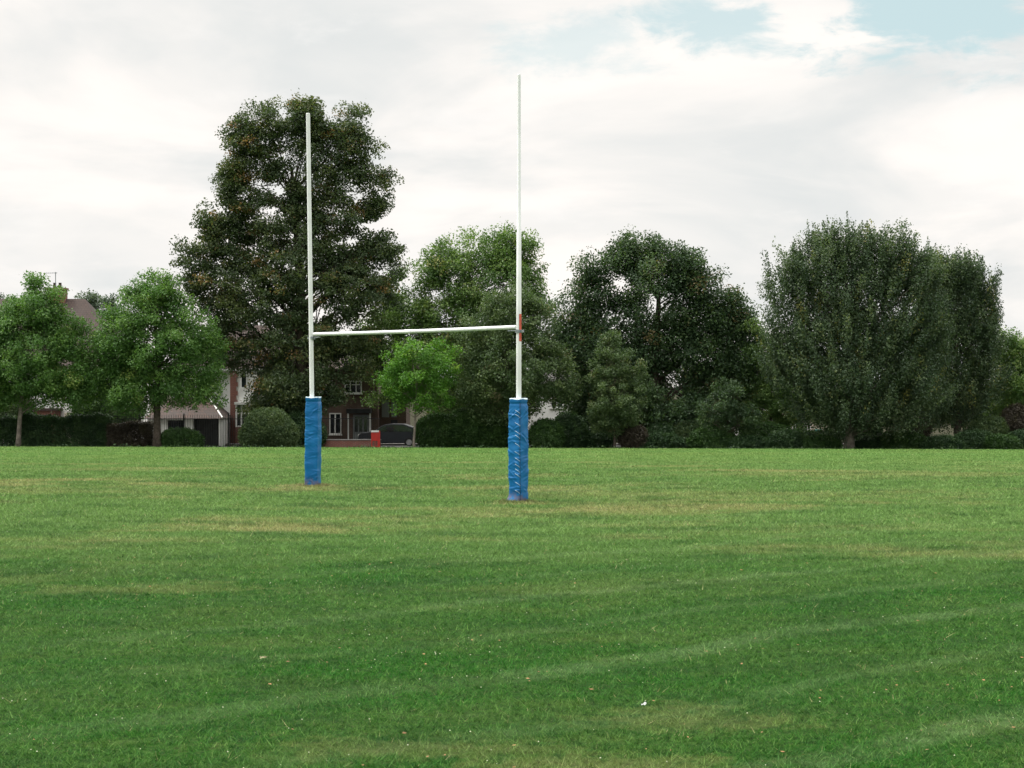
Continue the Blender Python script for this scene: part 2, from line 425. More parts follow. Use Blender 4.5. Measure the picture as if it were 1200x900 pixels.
LAIK = 1.75
def make_tree(name, label, cat, lobes, d, trunk, leafm, lai=3.6, leaf=.17, rc=.75, flat=.62, percl=105, barkm='bark',
              base=None, shell=.5, amp=.11, spray=0.0, trw=.2, lean=0, holes=0, hole_r=.9, group=None, up=.5, branches=26, accent=.06, stems=1, depthk=.85):
    """lobes in photo pixels (cx, cy, rx, ry[, depth offset]); trunk = pixel column of the foot"""
    k = d / F
    leaf *= .88; rc *= .86; flat = flat if flat < .6 else max(flat, .85)
    bx = (trunk - 600) * k
    bz = float(H(bx, d)) if base is None else base
    root = empty(name, (bx, d, bz))
    tag(root, label, cat, group)
    C_, A_, vol = [], [], []
    for lb in lobes:
        cx, cy, rx, ry = lb[:4]; dy = lb[4] if len(lb) > 4 else rng.uniform(-.25, .25) * rx * k
        X, Y, Z = W(cx, cy, d)
        C_.append((X, Y + dy, Z)); A_.append((rx * k, (rx + ry) * .5 * k * depthk, ry * k)); vol.append(rx * ry)
    C_ = np.array(C_); A_ = np.array(A_); vol = np.array(vol, float)
    # projected area of the union, by sampling
    mn = (C_ - A_).min(0); mx = (C_ + A_).max(0)
    q = rng.uniform(mn, mx, (4000, 3))
    ins = (((q[:, None, [0, 2]] - C_[None][:, :, [0, 2]]) / A_[None][:, :, [0, 2]]) ** 2).sum(2).min(1) < 1
    area = ins.mean() * (mx[0] - mn[0]) * (mx[2] - mn[2])
    la = leaf * leaf * .62 * .5
    nl = int(area * lai * LAIK / la)
    nc = max(12, int(nl / percl))
    # cluster centres
    ph = np.column_stack([rng.normal(size=(7, 3)), rng.uniform(1.5, 4.5, 7), rng.uniform(0, 6.3, 7)])
    li = rng.choice(len(lobes), nc * 2, p=vol / vol.sum())
    dr = rng.normal(size=(nc * 2, 3)); dr /= np.linalg.norm(dr, axis=1)[:, None]
    rr = (shell ** 3 + (1 - shell ** 3) * rng.uniform(0, 1, nc * 2)) ** (1 / 3.)
    rr = np.where(rng.uniform(size=nc * 2) < .38, rng.uniform(.05, 1, nc * 2) ** .6, rr)
    rad = fuzz_dir(dr + C_[li] * .13, ph, amp)
    inner = np.clip(1 - rc * .22 / A_[li].mean(1), .6, 1)
    P = C_[li] + dr * A_[li] * (rr * rad * inner)[:, None]
    keep = np.ones(len(P), bool)
    if holes:
        hi = rng.choice(len(P), holes)
        for h in hi:
            keep &= (((P - P[h]) * np.array([1, .25, 1.25])) ** 2).sum(1) > (hole_r * rng.uniform(.6, 1.2)) ** 2
    keep &= P[:, 2] > bz + .4
    P = P[keep][:nc]; dr_ = dr[keep][:nc]
    nc = len(P)
    cr_ = rc * rng.uniform(.6, 1.3, nc)
    ct = rng.uniform(0, 1, nc)
    cnt = np.maximum(8, (percl * (cr_ / rc) ** 2 * rng.uniform(.7, 1.3, nc)).astype(int))
    idx = np.repeat(np.arange(nc), cnt)
    n = len(idx)
    o = rng.normal(size=(n, 3)); o /= np.linalg.norm(o, axis=1)[:, None]
    o *= (rng.uniform(0, 1, n) ** .45)[:, None]
    o[:, 2] *= flat
    if flat < .6:   # sprays droop towards their ends
        o[:, 2] -= .28 * (o[:, 0] ** 2 + o[:, 1] ** 2)
    if flat > 1.5:
        ax_ = P - np.array([bx, d, bz - 1.5]); ax_ /= np.linalg.norm(ax_, axis=1)[:, None]
        o[:, 2] /= flat
        al = (o * ax_[idx]).sum(1)[:, None]
        o = (o - al * ax_[idx]) * .75 + al * ax_[idx] * flat
    pos = P[idx] + o * cr_[idx][:, None]
    # stray leaves fraying the outline
    ns = int(n * .012)
    pick = rng.integers(0, nc, ns)
    pos = np.vstack([pos, P[pick] + rng.normal(size=(ns, 3)) * cr_[pick][:, None] * np.array([.6, .6, .5])])
    allidx = np.concatenate([idx, pick])
    tint = .62 * ct[allidx] + .36 * rng.uniform(0, 1, len(pos))
    hot = rng.uniform(size=nc) < accent
    tint = np.where(hot[allidx], np.clip(tint + .3, 0, 1), tint)
    if spray > 0:   # upright shoots round the top
        tops = P[P[:, 2] > np.percentile(P[:, 2], 45)]
        out_ = tops[rng.integers(0, len(tops), int(spray * 1.5))] - np.array([0, 0, .25])
        m_ = 46
        hh = rng.uniform(.5, 1.6, len(out_))
        s_ = rng.uniform(0, 1, (len(out_), m_))
        wob = rng.normal(size=(len(out_), 1, 2)) * .18
        pp = np.empty((len(out_), m_, 3))
        pp[:, :, 0] = out_[:, None, 0] + wob[:, :, 0] * s_ + rng.normal(size=s_.shape) * .12 * (1.15 - s_)
        pp[:, :, 1] = out_[:, None, 1] + wob[:, :, 1] * s_ + rng.normal(size=s_.shape) * .12 * (1.15 - s_)
        pp[:, :, 2] = out_[:, None, 2] + s_ * hh[:, None]
        pos = np.vstack([pos, pp.reshape(-1, 3)])
        tint = np.concatenate([tint, (.2 + .5 * rng.uniform(0, 1, len(out_))[:, None] + .2 * rng.uniform(0, 1, s_.shape)).ravel()])
    ok = pos[:, 2] > bz + .15
    pos = pos[ok]; tint = tint[ok]
    ctr = C_.mean(0)
    outw = pos - ctr; outw /= np.linalg.norm(outw, axis=1)[:, None] + 1e-6
    v, f = leaves(pos, leaf, up=up, outward=outw, outk=.45, vert=.7 if spray else 0)
    v -= np.array([bx, d, bz])
    np_mesh('crown', v, f, L[leafm], root, {'tint': tint})
    # trunk, limbs and branches
    mb = MB()
    top = C_[:, 2].max() * .55 + (C_[:, 2].mean()) * .45 - bz
    cxm = (C_[:, 0] * vol).sum() / vol.sum() - bx + 0.0
    pts_main = []
    for s in range(stems):
        ox = (s - (stems - 1) / 2) * trw * 2.2
        pts = []; rads = []
        for i in range(9):
            t = i / 8.
            wob = .12 * math.sin(t * 5 + s * 2 + bx) * trw * 3
            pts.append((ox * (1 + 2 * t) + cxm * t ** 1.5 + wob, .1 * math.sin(t * 4 + s), t * top - .1))
            rads.append(trw * (1.0 - .8 * t) * (1.35 if i == 0 else 1) / (stems ** .5))
        mb.tube(pts, rads, 10); pts_main.append(pts)
    zs = P[:, 2] - bz
    low = max(zs.min() + .2, .12 * top)
    ch = rng.choice(nc, min(branches, nc), replace=False)
    for c in ch:
        e = P[c] - np.array([bx, d, bz])
        pts = pts_main[rng.integers(0, stems)]
        hr = math.hypot(e[0], e[1])
        zz = max(min(e[2] - hr * rng.uniform(.35, .8), top * .92), low * .8)
        t = max(0.05, min(.95, zz / top)); i = min(7, int(t * 8)); fr = t * 8 - i
        a = np.array(pts[i]) * (1 - fr) + np.array(pts[i + 1]) * fr
        r0 = trw * (.27 - .19 * t) + .010
        bp = []
        for q_ in range(6):
            u = q_ / 5.
            p_ = a * (1 - u) + e * u
            p_ = p_ + np.array([0, 0, .10 * hr * math.sin(u * math.pi)]) + rng.normal(size=3) * .05 * hr * .4 * (0 < q_ < 5)
            bp.append(tuple(p_))
        mb.tube(bp, [r0 * (1 - .85 * q_ / 5.) for q_ in range(6)], 6)
        # twigs inside the neighbouring clusters
        for w_ in range(2):
            c2 = P[rng.integers(0, nc)] - np.array([bx, d, bz])
            s0 = np.array(bp[3])
            v2 = c2 - s0; ln = np.linalg.norm(v2)
            if ln > 3.2: v2 *= 2.2 / ln
            mid = s0 + v2 * .5 + np.array([0, 0, .12])
            mb.tube([tuple(s0), tuple(mid), tuple(s0 + v2)], [r0 * .4, r0 * .28, .008], 5)
    mb.build('trunk', M[barkm], root, smooth=True)
    return root

def make_bush(name, label, cat, lobes, d, leafm, lai=5, leaf=.10, rc=.28, group=None, boxy=False, stems=5, base=None, amp=.06):
    """shrub or clipped hedge: pixel lobes, no trunk to speak of; many short stems inside"""
    k = d / F
    cx0 = sum(l[0] for l in lobes) / len(lobes)
    bx = (cx0 - 600) * k
    bz = float(H(bx, d)) if base is None else base
    root = empty(name, (bx, d, bz)); tag(root, label, cat, group)
    pos_all = []; tin = []
    for lb in lobes:
        cx, cy, rx, ry = lb[:4]
        X, Y, Z = W(cx, cy, d); Y += (lb[4] if len(lb) > 4 else 0)
        a, c = rx * k, ry * k; b = min(a, max(c, .5)) * .9 if not boxy else .55
        surf = 2 * (a * c * 2 + a * b * 2 + b * c)
        n = int(surf * lai * (4.0 if boxy else 1.4) / (leaf * leaf * .3))
        ph = np.column_stack([rng.normal(size=(6, 3)), rng.uniform(2, 7, 6), rng.uniform(0, 6.3, 6)])
        if boxy:
            p = rng.uniform(-1, 1, (n, 3)); ax = rng.choice([0, 1, 1, 2, 2], n); sg = np.where(rng.uniform(size=n) < .5, -1, 1)
            p[np.arange(n), ax] = sg * rng.uniform(.55, 1.0, n) ** .5
            p[:, 2] *= 1 + .10 * np.sin(p[:, 0] * a * 1.6 + ph[0, 4]) + .06 * np.sin(p[:, 0] * a * 4.2 + ph[1, 4])
            p[:, 1] *= 1 + .10 * np.sin(p[:, 0] * a * 2.3 + ph[2, 4])
        else:
            p = rng.normal(size=(n, 3)); p /= np.linalg.norm(p, axis=1)[:, None]
            p *= (fuzz_dir(p, ph, amp) * (.72 + .28 * rng.uniform(0, 1, n) ** .6))[:, None]
            p[:, 2] = np.where(p[:, 2] < 0, p[:, 2] * 1.0, p[:, 2])
        p = p * np.array([a, b, c]) + rng.normal(size=(n, 3)) * rc * .22
        pos_all.append(p + np.array([X, Y, Z]))
        g = np.floor((p + 50) / (rc * 1.6)).astype(int)
        h = ((g[:, 0] * 73856093) ^ (g[:, 1] * 19349663) ^ (g[:, 2] * 83492791)) % 1000 / 1000.
        tin.append(.5 * h + .42 * rng.uniform(0, 1, n))
    pos = np.vstack(pos_all); tin = np.concatenate(tin)
    gz = H(pos[:, 0], pos[:, 1])
    ok = pos[:, 2] > gz + .02
    pos = pos[ok]; tin = tin[ok]
    ctr = pos.mean(0)
    ow = pos - ctr; ow /= np.linalg.norm(ow, axis=1)[:, None] + 1e-6
    v, f = leaves(pos, leaf, up=.35, outward=ow, outk=.5)
    v -= np.array([bx, d, bz])
    np_mesh('foliage', v, f, L[leafm], root, {'tint': tin})
    ext = [min(l[0] - l[2] for l in lobes), max(l[0] + l[2] for l in lobes)]
    w = (ext[1] - ext[0]) * k
    nst = min(6, max(stems - 2, int(w / .9)))
    for i in range(nst):
        x = ((i + .5) / nst - .5) * w * .8 + ((ext[0] + ext[1]) / 2 - cx0) * k
        h_ = (max(p_ for p_ in (W(l[0], l[1] - l[3] * .3, d)[2] for l in lobes)) - bz) * rng.uniform(.55, .8)
        z0 = float(H(x + bx, d)) - bz
        mb = MB()
        mb.tube([(x, 0, z0 - .05), (x + rng.uniform(-.12, .12), rng.uniform(-.1, .1), z0 + h_ * .5), (x + rng.uniform(-.3, .3), rng.uniform(-.2, .2), z0 + h_)], [.035, .022, .008], 6)
        mb.build('stem', M['bark'], root, smooth=True)
    return root

# ------------------------------------------------------------------ ground
def sheet(name, xs, ys, zf, mat):
    gx, gy = np.meshgrid(xs, ys)
    v = np.column_stack([gx.ravel(), gy.ravel(), zf(gx, gy).ravel()])
    nx, ny = len(xs), len(ys)
    i = np.arange((ny - 1) * (nx - 1)); r_, c_ = i // (nx - 1), i % (nx - 1)
    a = r_ * nx + c_
    f = np.column_stack([a, a + 1, a + nx + 1, a + nx])
    o = np_mesh(name, v, f, mat, smooth=True)
    tag(o, kind='structure')
    return o
xs = np.concatenate([[-2500, -900, -300, -150], np.linspace(-90, 90, 91), [150, 300, 900, 2500]])
ys = np.concatenate([[-300, -100, -40, -15], np.linspace(-5, 80, 86), np.linspace(81, 92, 34), [100, 120, 160, 300, 900, 3000]])
# one sheet to the horizon; a grass field to the verge, dark soil and rough ground behind it
def ground_mat():
    m = M['ground']; nt = m.node_tree
    p = [n for n in nt.nodes if n.type == 'BSDF_PRINCIPLED'][0]
    src = p.inputs['Base Color'].links[0].from_socket
    geo = N(nt, 'ShaderNodeNewGeometry'); sx = N(nt, 'ShaderNodeSeparateXYZ'); nt.links.new(geo.outputs['Position'], sx.inputs[0])
    f = noise_of(nt, geo.outputs['Position'], 1.3, 4)
    e = mapr(nt, mth(nt, 'ADD', sx.outputs[1], mth(nt, 'MULTIPLY', f, .3)), 85.75, 86.05)
    c = mix(nt, e, src, mix(nt, f, (.022, .026, .014), (.045, .040, .026)))
    nt.links.new(c, p.inputs['Base Color'])
ground_mat()
sheet('ground', xs, ys, H, M['ground'])

PR = Vector((.115, 25.5, 0)); PL = Vector((-3.93, 29.25, 0))
PR.z = float(H(PR.x, PR.y)); PL.z = float(H(PL.x, PL.y))
# blades of grass
def blades():
    # clumps: centres spread evenly over the view, blades gathered round them, plus loose blades
    nc_ = 170000; per = 6; loose = 260000
    def place(n, p=1.0):
        u = rng.uniform(0, 1, n)
        Y = 6.6 + (84.6 - 6.6) * u ** 1.55
        return rng.uniform(-1, 1, n) * (Y * .346 + 1.1), Y
    X0, Y0 = place(nc_)
    c_t = rng.uniform(0, 1, nc_); c_h = rng.uniform(0, 1, nc_); c_a = rng.uniform(0, 6.283, nc_)
    i = np.repeat(np.arange(nc_), per)
    s0 = .022 * np.clip(Y0[i] / 11, .8, 5)
    X = X0[i] + rng.normal(size=len(i)) * s0; Y = Y0[i] + rng.normal(size=len(i)) * s0
    X1, Y1_ = place(loose)
    n = len(X) + loose
    ct = np.concatenate([c_t[i], rng.uniform(0, 1, loose)]); chh = np.concatenate([c_h[i], rng.uniform(0, 1, loose)])
    ca = np.concatenate([c_a[i], rng.uniform(0, 6.283, loose)])
    X = np.concatenate([X, X1]); Y = np.concatenate([Y, Y1_]); Y = np.minimum(Y, 85.3)
    ex = []
    for q in (PR, PL):
        a_ = rng.uniform(0, 6.283, 1500); r_ = .17 + np.abs(rng.normal(size=1500)) * .09
        ex.append(np.column_stack([q.x + np.cos(a_) * r_, q.y + np.sin(a_) * r_]))
    ex = np.vstack(ex); m_ = len(ex)
    X = np.concatenate([X, ex[:, 0]]); Y = np.concatenate([Y, ex[:, 1]]); ct = np.concatenate([ct, rng.uniform(0, 1, m_)])
    chh = np.concatenate([chh, rng.uniform(.2, 1.1, m_)]); ca = np.concatenate([ca, rng.uniform(0, 6.283, m_)]); n += m_
    Z = H(X, Y)
    sc = np.clip(Y / 9.5, .9, 8)
    hgt = (.013 + .020 * rng.uniform(0, 1, n) ** 1.4) * (.5 + 1.0 * chh ** 1.5) * np.clip(Y / 14, 1, 1.5)
    hgt = hgt * (1 + 1.6 * sm(84.2, 85.2, Y) * chh)
    hgt = np.where(rng.uniform(size=n) < .012, hgt * 1.6, hgt)
    wid = .0026 * sc * rng.uniform(.7, 1.35, n)
    a = rng.uniform(0, 2 * math.pi, n)
    la_ = ca + rng.normal(size=n) * .9; ll = hgt * rng.uniform(.4, 2.0, n)
    dx, dy = np.cos(a) * wid, np.sin(a) * wid
    v = np.empty((n, 3, 3))
    v[:, 0] = np.column_stack([X - dx, Y - dy, Z - .002])
    v[:, 1] = np.column_stack([X + dx, Y + dy, Z - .002])
    v[:, 2] = np.column_stack([X + np.cos(la_) * ll, Y + np.sin(la_) * ll, Z + hgt])
    tint = .45 * ct + .55 * rng.uniform(0, 1, n)
    o = np_mesh('grass', v.reshape(-1, 3), np.arange(n * 3).reshape(n, 3), M['blade'], None, {'tint': tint})
    tag(o, 'short mown green lawn grass with pale dry blades across the playing field', 'grass', kind='stuff')
blades()

# pale clover heads and little fallen leaves scattered in the lawn
def specks(name, n, mat, r0, r1, label, cat, z, near, far):
    mb = MB()
    for i in range(n):
        # gathered in loose drifts
        if i % 6 == 0:
            Yc = near + (far - near) * random.random() ** 1.2; Xc = random.uniform(-1, 1) * Yc * .36
        Y = Yc + random.gauss(0, .45); X = Xc + random.gauss(0, .7)
        if Y < near - .5: continue
        r = random.uniform(r0, r1); a = random.uniform(0, 6.3); zz = float(H(X, Y)) + z * random.uniform(.7, 1.2)
        if name == 'clover_flowers':
            vs = [(X, Y, zz + r)] + [(X + r * math.cos(a + k * 1.047), Y + r * math.sin(a + k * 1.047), zz) for k in range(6)] + [(X, Y, zz - r * .7)]
            fs = [(0, 1 + k, 1 + (k + 1) % 6) for k in range(6)] + [(7, 1 + (k + 1) % 6, 1 + k) for k in range(6)]
        else:
            c, s = math.cos(a), math.sin(a); tl = random.uniform(-.4, .6) * r
            vs = [(X - c * r, Y - s * r, zz), (X + s * r * .5, Y - c * r * .5, zz + tl), (X + c * r, Y + s * r, zz + tl * .4), (X - s * r * .5, Y + c * r * .5, zz)]
            fs = [(0, 1, 2), (0, 2, 3)]
        mb.add(vs, fs)
    o = mb.build(name, mat); tag(o, label, cat, kind='stuff')
specks('clover_flowers', 520, M['clover'], .002, .0055, 'tiny pale clover heads dotted through the lawn', 'flowers', .03, 7.5, 24)
specks('fallen_leaves', 260, M['fallen'], .007, .018, 'little brown and yellow fallen leaves scattered in the lawn', 'leaves', .028, 7.5, 22)

def litter():
    X, Y, _ = W(754, 834, F * CAMH / (834 - HZ)); Z = float(H(X, Y)) + .035
    vs = []; fs = []
    nx, ny = 6, 4
    for j in range(ny):
        for i in range(nx):
            x = (i / (nx - 1) - .5) * .038; y = (j / (ny - 1) - .5) * .019
            vs.append((x, y, .012 * math.sin(i * 1.3 + j * .9) + .018 * i / (nx - 1)))
    for j in range(ny - 1):
        for i in range(nx - 1):
            a = j * nx + i; fs.append((a, a + 1, a + nx + 1, a + nx))
    mb = MB(); mb.add(vs, fs); o = mb.build('paper_scrap', M['litter'], loc=(X, Y, Z), smooth=True); o.rotation_euler = (R(25), 0, R(20)); o.scale = (.8, .8, .55)
    tag(o, 'small crumpled white paper scrap lying on the lawn in the foreground', 'litter')
    X, Y, _ = W(308, 777, F * CAMH / (777 - HZ)); Z = float(H(X, Y)) + .034
    vs = [(0, 0, .006)]; n = 14
    for k in range(n):
        a = 2 * math.pi * k / n; r = .019 * (1 + .28 * math.cos(5 * a))
        vs.append((r * math.cos(a) * 1.25, r * math.sin(a) * .8, .006 * math.sin(3 * a)))
    mb = MB(); mb.add(vs, [(0, 1 + k, 1 + (k + 1) % n) for k in range(n)]); mb.tube([(.02, 0, .003), (.04, .005, .002)], [.0012, .0008], 5)
    o = mb.build('dry_leaf', M['dead_leaf'], loc=(X, Y, Z)); o.rotation_euler = (R(20), 0, .4)
    tag(o, 'single pale dry lobed leaf lying on dark green grass at lower left', 'leaf')
litter()

# ------------------------------------------------------------------ goal posts
def goal():
    root = empty('rugby_posts', (0, 0, 0))
    root.location = (PR + PL) / 2
    o0 = root.location
    tag(root, 'tall white H shaped rugby goal posts with crossbar standing on the field', 'goal posts')
    def loc(v): return tuple(Vector(v) - o0)
    # uprights
    topR = Vector(W(608.3, 88, 25.5)); topL = Vector(W(361, 133.5, 29.25))
    uR = MB(); pts = [PR - Vector((0, 0, .1)), PR.lerp(topR, .42), PR.lerp(topR, .63), PR.lerp(topR, .632), topR]
    uR.tube([loc(p) for p in pts], [.045, .044, .041, .033, .029], 20)
    uR.tube([loc(topR), loc(topR + Vector((0, 0, .012)))], [.031, .026], 20)
    upR = uR.build('upright', M['post_paint'], root, smooth=True); sharp(upR)
    upR['label'] = 'nearer upright at the right with a red painted band'
    uL = MB(); uL.tube([loc(PL - Vector((0, 0, .1))), loc(PL.lerp(topL, .5)), loc(topL)], [.045, .043, .040], 20)
    uL.tube([loc(topL), loc(topL + Vector((0, 0, .012)))], [.043, .036], 20)
    upL = uL.build('upright', M['post_paint'], root, smooth=True); sharp(upL)
    upL['label'] = 'farther upright at the left leaning slightly outwards'
    # crossbar
    cR = Vector(W(607.5, 383.3, 25.5)); cL = Vector(W(366, 391.8, 29.25))
    dv = (cR - cL).normalized()
    cb = MB(); a, b = cL + dv * .05, cR - dv * .05
    midp = a.lerp(b, .5) - Vector((0, 0, .012))
    cb.tube([loc(a), loc(a.lerp(b, .25) - Vector((0, 0, .008))), loc(midp), loc(a.lerp(b, .75) - Vector((0, 0, .008))), loc(b)], [.035] * 5, 20)
    c = cb.build('crossbar', M['post_paint'], root, smooth=True); sharp(c)
    js = MB(); js.tube([loc(midp - dv * .10), loc(midp + dv * .10)], [.039, .039], 20)
    sharp(js.build('joint_sleeve', M['post_paint'], c, smooth=True))
    # brackets: saddle under the bar, collar round the upright, bolts out of the back
    for e, s, up_ in ((cL, 1, PL.lerp(topL, .42)), (cR, -1, PR)):
        mb = MB()
        q = e - Vector((0, 0, .062))
        mb.tube([loc(q + dv * s * .03), loc(q + dv * s * .24)], [.013, .013], 8)
        mb.tube([loc(e + Vector((0, 0, -.10))), loc(e + Vector((0, 0, -.045)))], [.055, .055], 16)
        br = mb.build('bracket', M['steel'], root)
        bo = MB()
        for dz in (-.06, -.085):
            bo.tube([loc(e - dv * s * .04 + Vector((0, 0, dz))), loc(e - dv * s * .13 + Vector((0, 0, dz)))], [.007, .007], 8)
            bo.tube([loc(e - dv * s * .115 + Vector((0, 0, dz))), loc(e - dv * s * .13 + Vector((0, 0, dz)))], [.013, .013], 6)
        bo.build('bolt', M['steel'], br)
    # red band on the outer right side of the near upright
    mb = MB(); z0 = W(0, 400, 25.5)[2]; z1 = W(0, 368, 25.5)[2]
    nseg = 10; vs = []; 
    for zz in (z0, z1):
        t = (zz - PR.z) / (topR.z - PR.z); cc = PR.lerp(topR, t)
        for i in range(nseg + 1):
            an = R(-85) + R(120) * i / nseg
            vs.append(loc((cc.x + .0450 * math.cos(an), cc.y + .0450 * math.sin(an), zz)))
    mb.add(vs, [(i, i + 1, nseg + 2 + i, nseg + 1 + i) for i in range(nseg)])
    mb.build('red_band', M['red_paint'], upR, smooth=True)

def sharp(o, ang=35):
    bm = bmesh.new(); bm.from_mesh(o.data)
    for e in bm.edges:
        if len(e.link_faces) == 2 and e.calc_face_angle(0) > R(ang): e.smooth = False
    bm.to_mesh(o.data); bm.free()
goal()

def pad(P, rz, w, h, label, seed, bulge, seamcorner=True, strap_z=None, flare=0, lace=True):
    rs = np.random.default_rng(seed)
    root = empty('post_pad', P, rz); tag(root, label, 'post pad', 'blue pads wrapped round the goal posts')
    nu, nv = 120, 150
    rr_ = .03
    # rounded square outline
    pts = []; nrm = []
    for i in range(nu):
        s = i / nu * 4; side = int(s); t = s - side
        hw = w / 2
        # superellipse
        a = 2 * math.pi * i / nu - math.pi * .75
        c, s_ = math.cos(a), math.sin(a)
        k = 9.0
        r = hw / ((abs(c) ** k + abs(s_) ** k) ** (1 / k))
        pts.append((r * c, r * s_)); nrm.append((c, s_))
    pts = np.array(pts); nrm = np.array(nrm); ang = np.arctan2(nrm[:, 1], nrm[:, 0])
    zz = np.linspace(0, 1, nv)
    A, Zg = np.meshgrid(ang, zz)
    disp = np.zeros_like(A)
    # creases: short slanting ridges
    for k in range(110):
        a0 = rs.uniform(-math.pi, math.pi); z0 = rs.uniform(.03, .97); ln = rs.uniform(.25, .75); sl = rs.uniform(-.05, .05) + (.035 if rs.uniform() < .5 else -.03)
        da = (A - a0 + math.pi) % (2 * math.pi) - math.pi
        wz = rs.uniform(.0045, .010)
        disp += (1.5 if lace else 1) * rs.uniform(.002, .0065) * np.exp(-(da / ln) ** 2) * (np.exp(-((Zg - z0 - sl * da) / wz) ** 2) - .6 * np.exp(-((Zg - z0 - 2.2 * wz - sl * da) / wz) ** 2))
    disp += bulge * np.sin(Zg * math.pi) + .004 * np.sin(Zg * 23 + 2 * A) + .003 * np.sin(Zg * 51 - A)
    # deeper pinch just under the top and at the foot
    disp -= .010 * np.exp(-((Zg - .955) / .012) ** 2)
    disp += flare * np.exp(-((Zg) / .05) ** 2) * np.clip(-np.cos(A - R(40)), 0, 1)
    X = pts[:, 0][None] + disp * nrm[:, 0][None] + .008 * np.sin(Zg * 3.1 + seed)
    Y = pts[:, 1][None] + disp * nrm[:, 1][None]
    v = np.column_stack([X.ravel(), Y.ravel(), (Zg * h + .006 * np.sin(A * 4 + seed) * (Zg > .97)).ravel()])
    i = np.arange((nv - 1) * nu); r_, c_ = i // nu, i % nu
    f = np.column_stack([r_ * nu + c_, r_ * nu + (c_ + 1) % nu, (r_ + 1) * nu + (c_ + 1) % nu, (r_ + 1) * nu + c_])
    np_mesh('cover', v, f, M['vinyl'], root, smooth=True)
    # pale rim and top disc with a hole for the post
    top = v.reshape(nv, nu, 3)[-1]
    inner = np.column_stack([np.cos(ang) * .05, np.sin(ang) * .05, np.full(nu, h - .004)])
    lip = top.copy(); lip[:, 2] += .012; lip[:, :2] *= .985
    out2 = top.copy(); out2[:, :2] *= 1.012; out2[:, 2] -= .006
    vs = np.vstack([out2, lip, inner]); j = np.arange(nu); jn = (j + 1) % nu
    fs = np.vstack([np.column_stack([j, jn, jn + nu, j + nu]), np.column_stack([j + nu, jn + nu, jn + 2 * nu, j + 2 * nu])])
    np_mesh('top_rim', vs, fs, M['vinyl_rim'], root, smooth=True)
    V = v.reshape(nv, nu, 3)
    def col_at(a): return int(np.argmin(np.abs((ang - a + math.pi) % (2 * math.pi) - math.pi)))
    if seamcorner is not None:
        c = col_at(seamcorner)
        mb = MB(); pts_ = [tuple(V[k, c] + np.array([nrm[c, 0], nrm[c, 1], 0]) * .002) for k in range(2, nv - 4, 3)]
        mb.tube(pts_, .0045, 6); mb.build('seam', M['strap'], root, smooth=True)
        if not lace: return root
        for k in np.cumsum(rs.choice([6, 7, 9, 12], 13)):
            if k > nv - 14: break
            c2 = (c - 11) % nu
            p0 = V[k, c] + np.append(nrm[c], 0) * .006; p1 = V[min(nv - 1, k + 5), c2] + np.append(nrm[c2], 0) * .006
            pm = (V[k + 3, (c - 5) % nu]) + np.append(nrm[(c - 5) % nu], 0) * .007
            mb = MB(); mb.tube([tuple(p0), tuple(pm), tuple(p1)], .0028, 6)
            mb.build('lace', M['vinyl_rim'], root, smooth=True)
    if strap_z is not None:
        k = int(strap_z / h * nv); c0, c1 = col_at(R(-128)), col_at(R(-30))
        rng_c = range(c0, c1 + 1) if c1 > c0 else list(range(c0, nu)) + list(range(0, c1 + 1))
        mb = MB()
        mb.tube([tuple(V[k + int(2 * math.sin(q * .1)), c % nu] + np.append(nrm[c % nu], 0) * .005) for q, c in enumerate(rng_c)], .008, 6)
        mb.build('strap', M['strap'], root, smooth=True)
    return root
# right pad shows two faces (rotated), left one shows mostly its front face
pad(PR, R(-36 + 0), .245, 1.765, 'creased blue pad round the nearer right post, with laced corner seam', 3, .014, R(-45), None, .05)
pad(PL, R(-12), .262, 1.745, 'blue pad round the farther left post, showing one ribbed face', 11, .006, None, None, 0, lace=False)
# black strap on the right pad's right face
# ------------------------------------------------------------------ things behind the field
GZ = float(H(0, 100))
def gz(x, y): return float(H(x, y))

# road with kerbs behind the fence
def strip(name, y0, y1, z0, z1, mat):
    mb = MB(); mb.box(-90, 90, y0, y1, z0, z1); o = mb.build(name, mat); tag(o, kind='structure'); return o
RD = -2.0
strip('pavement', 92.9, 94.6, -2.35, RD + .10, M['paving'])
strip('kerb', 94.604, 94.75, -2.35, RD + .11, M['kerb'])
strip('road', 94.754, 98.2, -2.35, RD, M['asphalt'])
strip('pavement_far', 98.204, 99.4, -2.35, RD + .11, M['paving'])

def railing(x0, x1, y, label):
    root = empty('iron_railing', (x0, y, gz(x0, y))); tag(root, label, 'fence')
    h = 2.15; n = int((x1 - x0) / .145)
    mb = MB(); z0 = 0
    for i in range(n + 1):
        x = i * (x1 - x0) / n
        mb.tube([(x, 0, .08), (x, 0, h - .12), (x, 0, h)], [.012, .012, .003], 5)
    o = mb.build('bars', M['iron'], root); 
    mb = MB(); mb.box(0, x1 - x0, -.02, .02, .16, .20); mb.build('rail', M['iron'], root)
    mb = MB(); mb.box(0, x1 - x0, -.02, .02, h - .30, h - .26); mb.build('rail', M['iron'], root)
    npst = max(2, int((x1 - x0) / 2.7) + 1)
    for i in range(npst):
        x = (x1 - x0) * i / (npst - 1)
        mb = MB(); mb.box(x - .035, x + .035, -.036, .036, -.1, h + .05); mb.build('post', M['iron'], root, bevel=.006)
    return root
fy = 91.2
railing(W(-45, 0, fy)[0], W(372, 0, fy)[0], fy, 'long black iron railing between the field and the road, left of the brick wall')

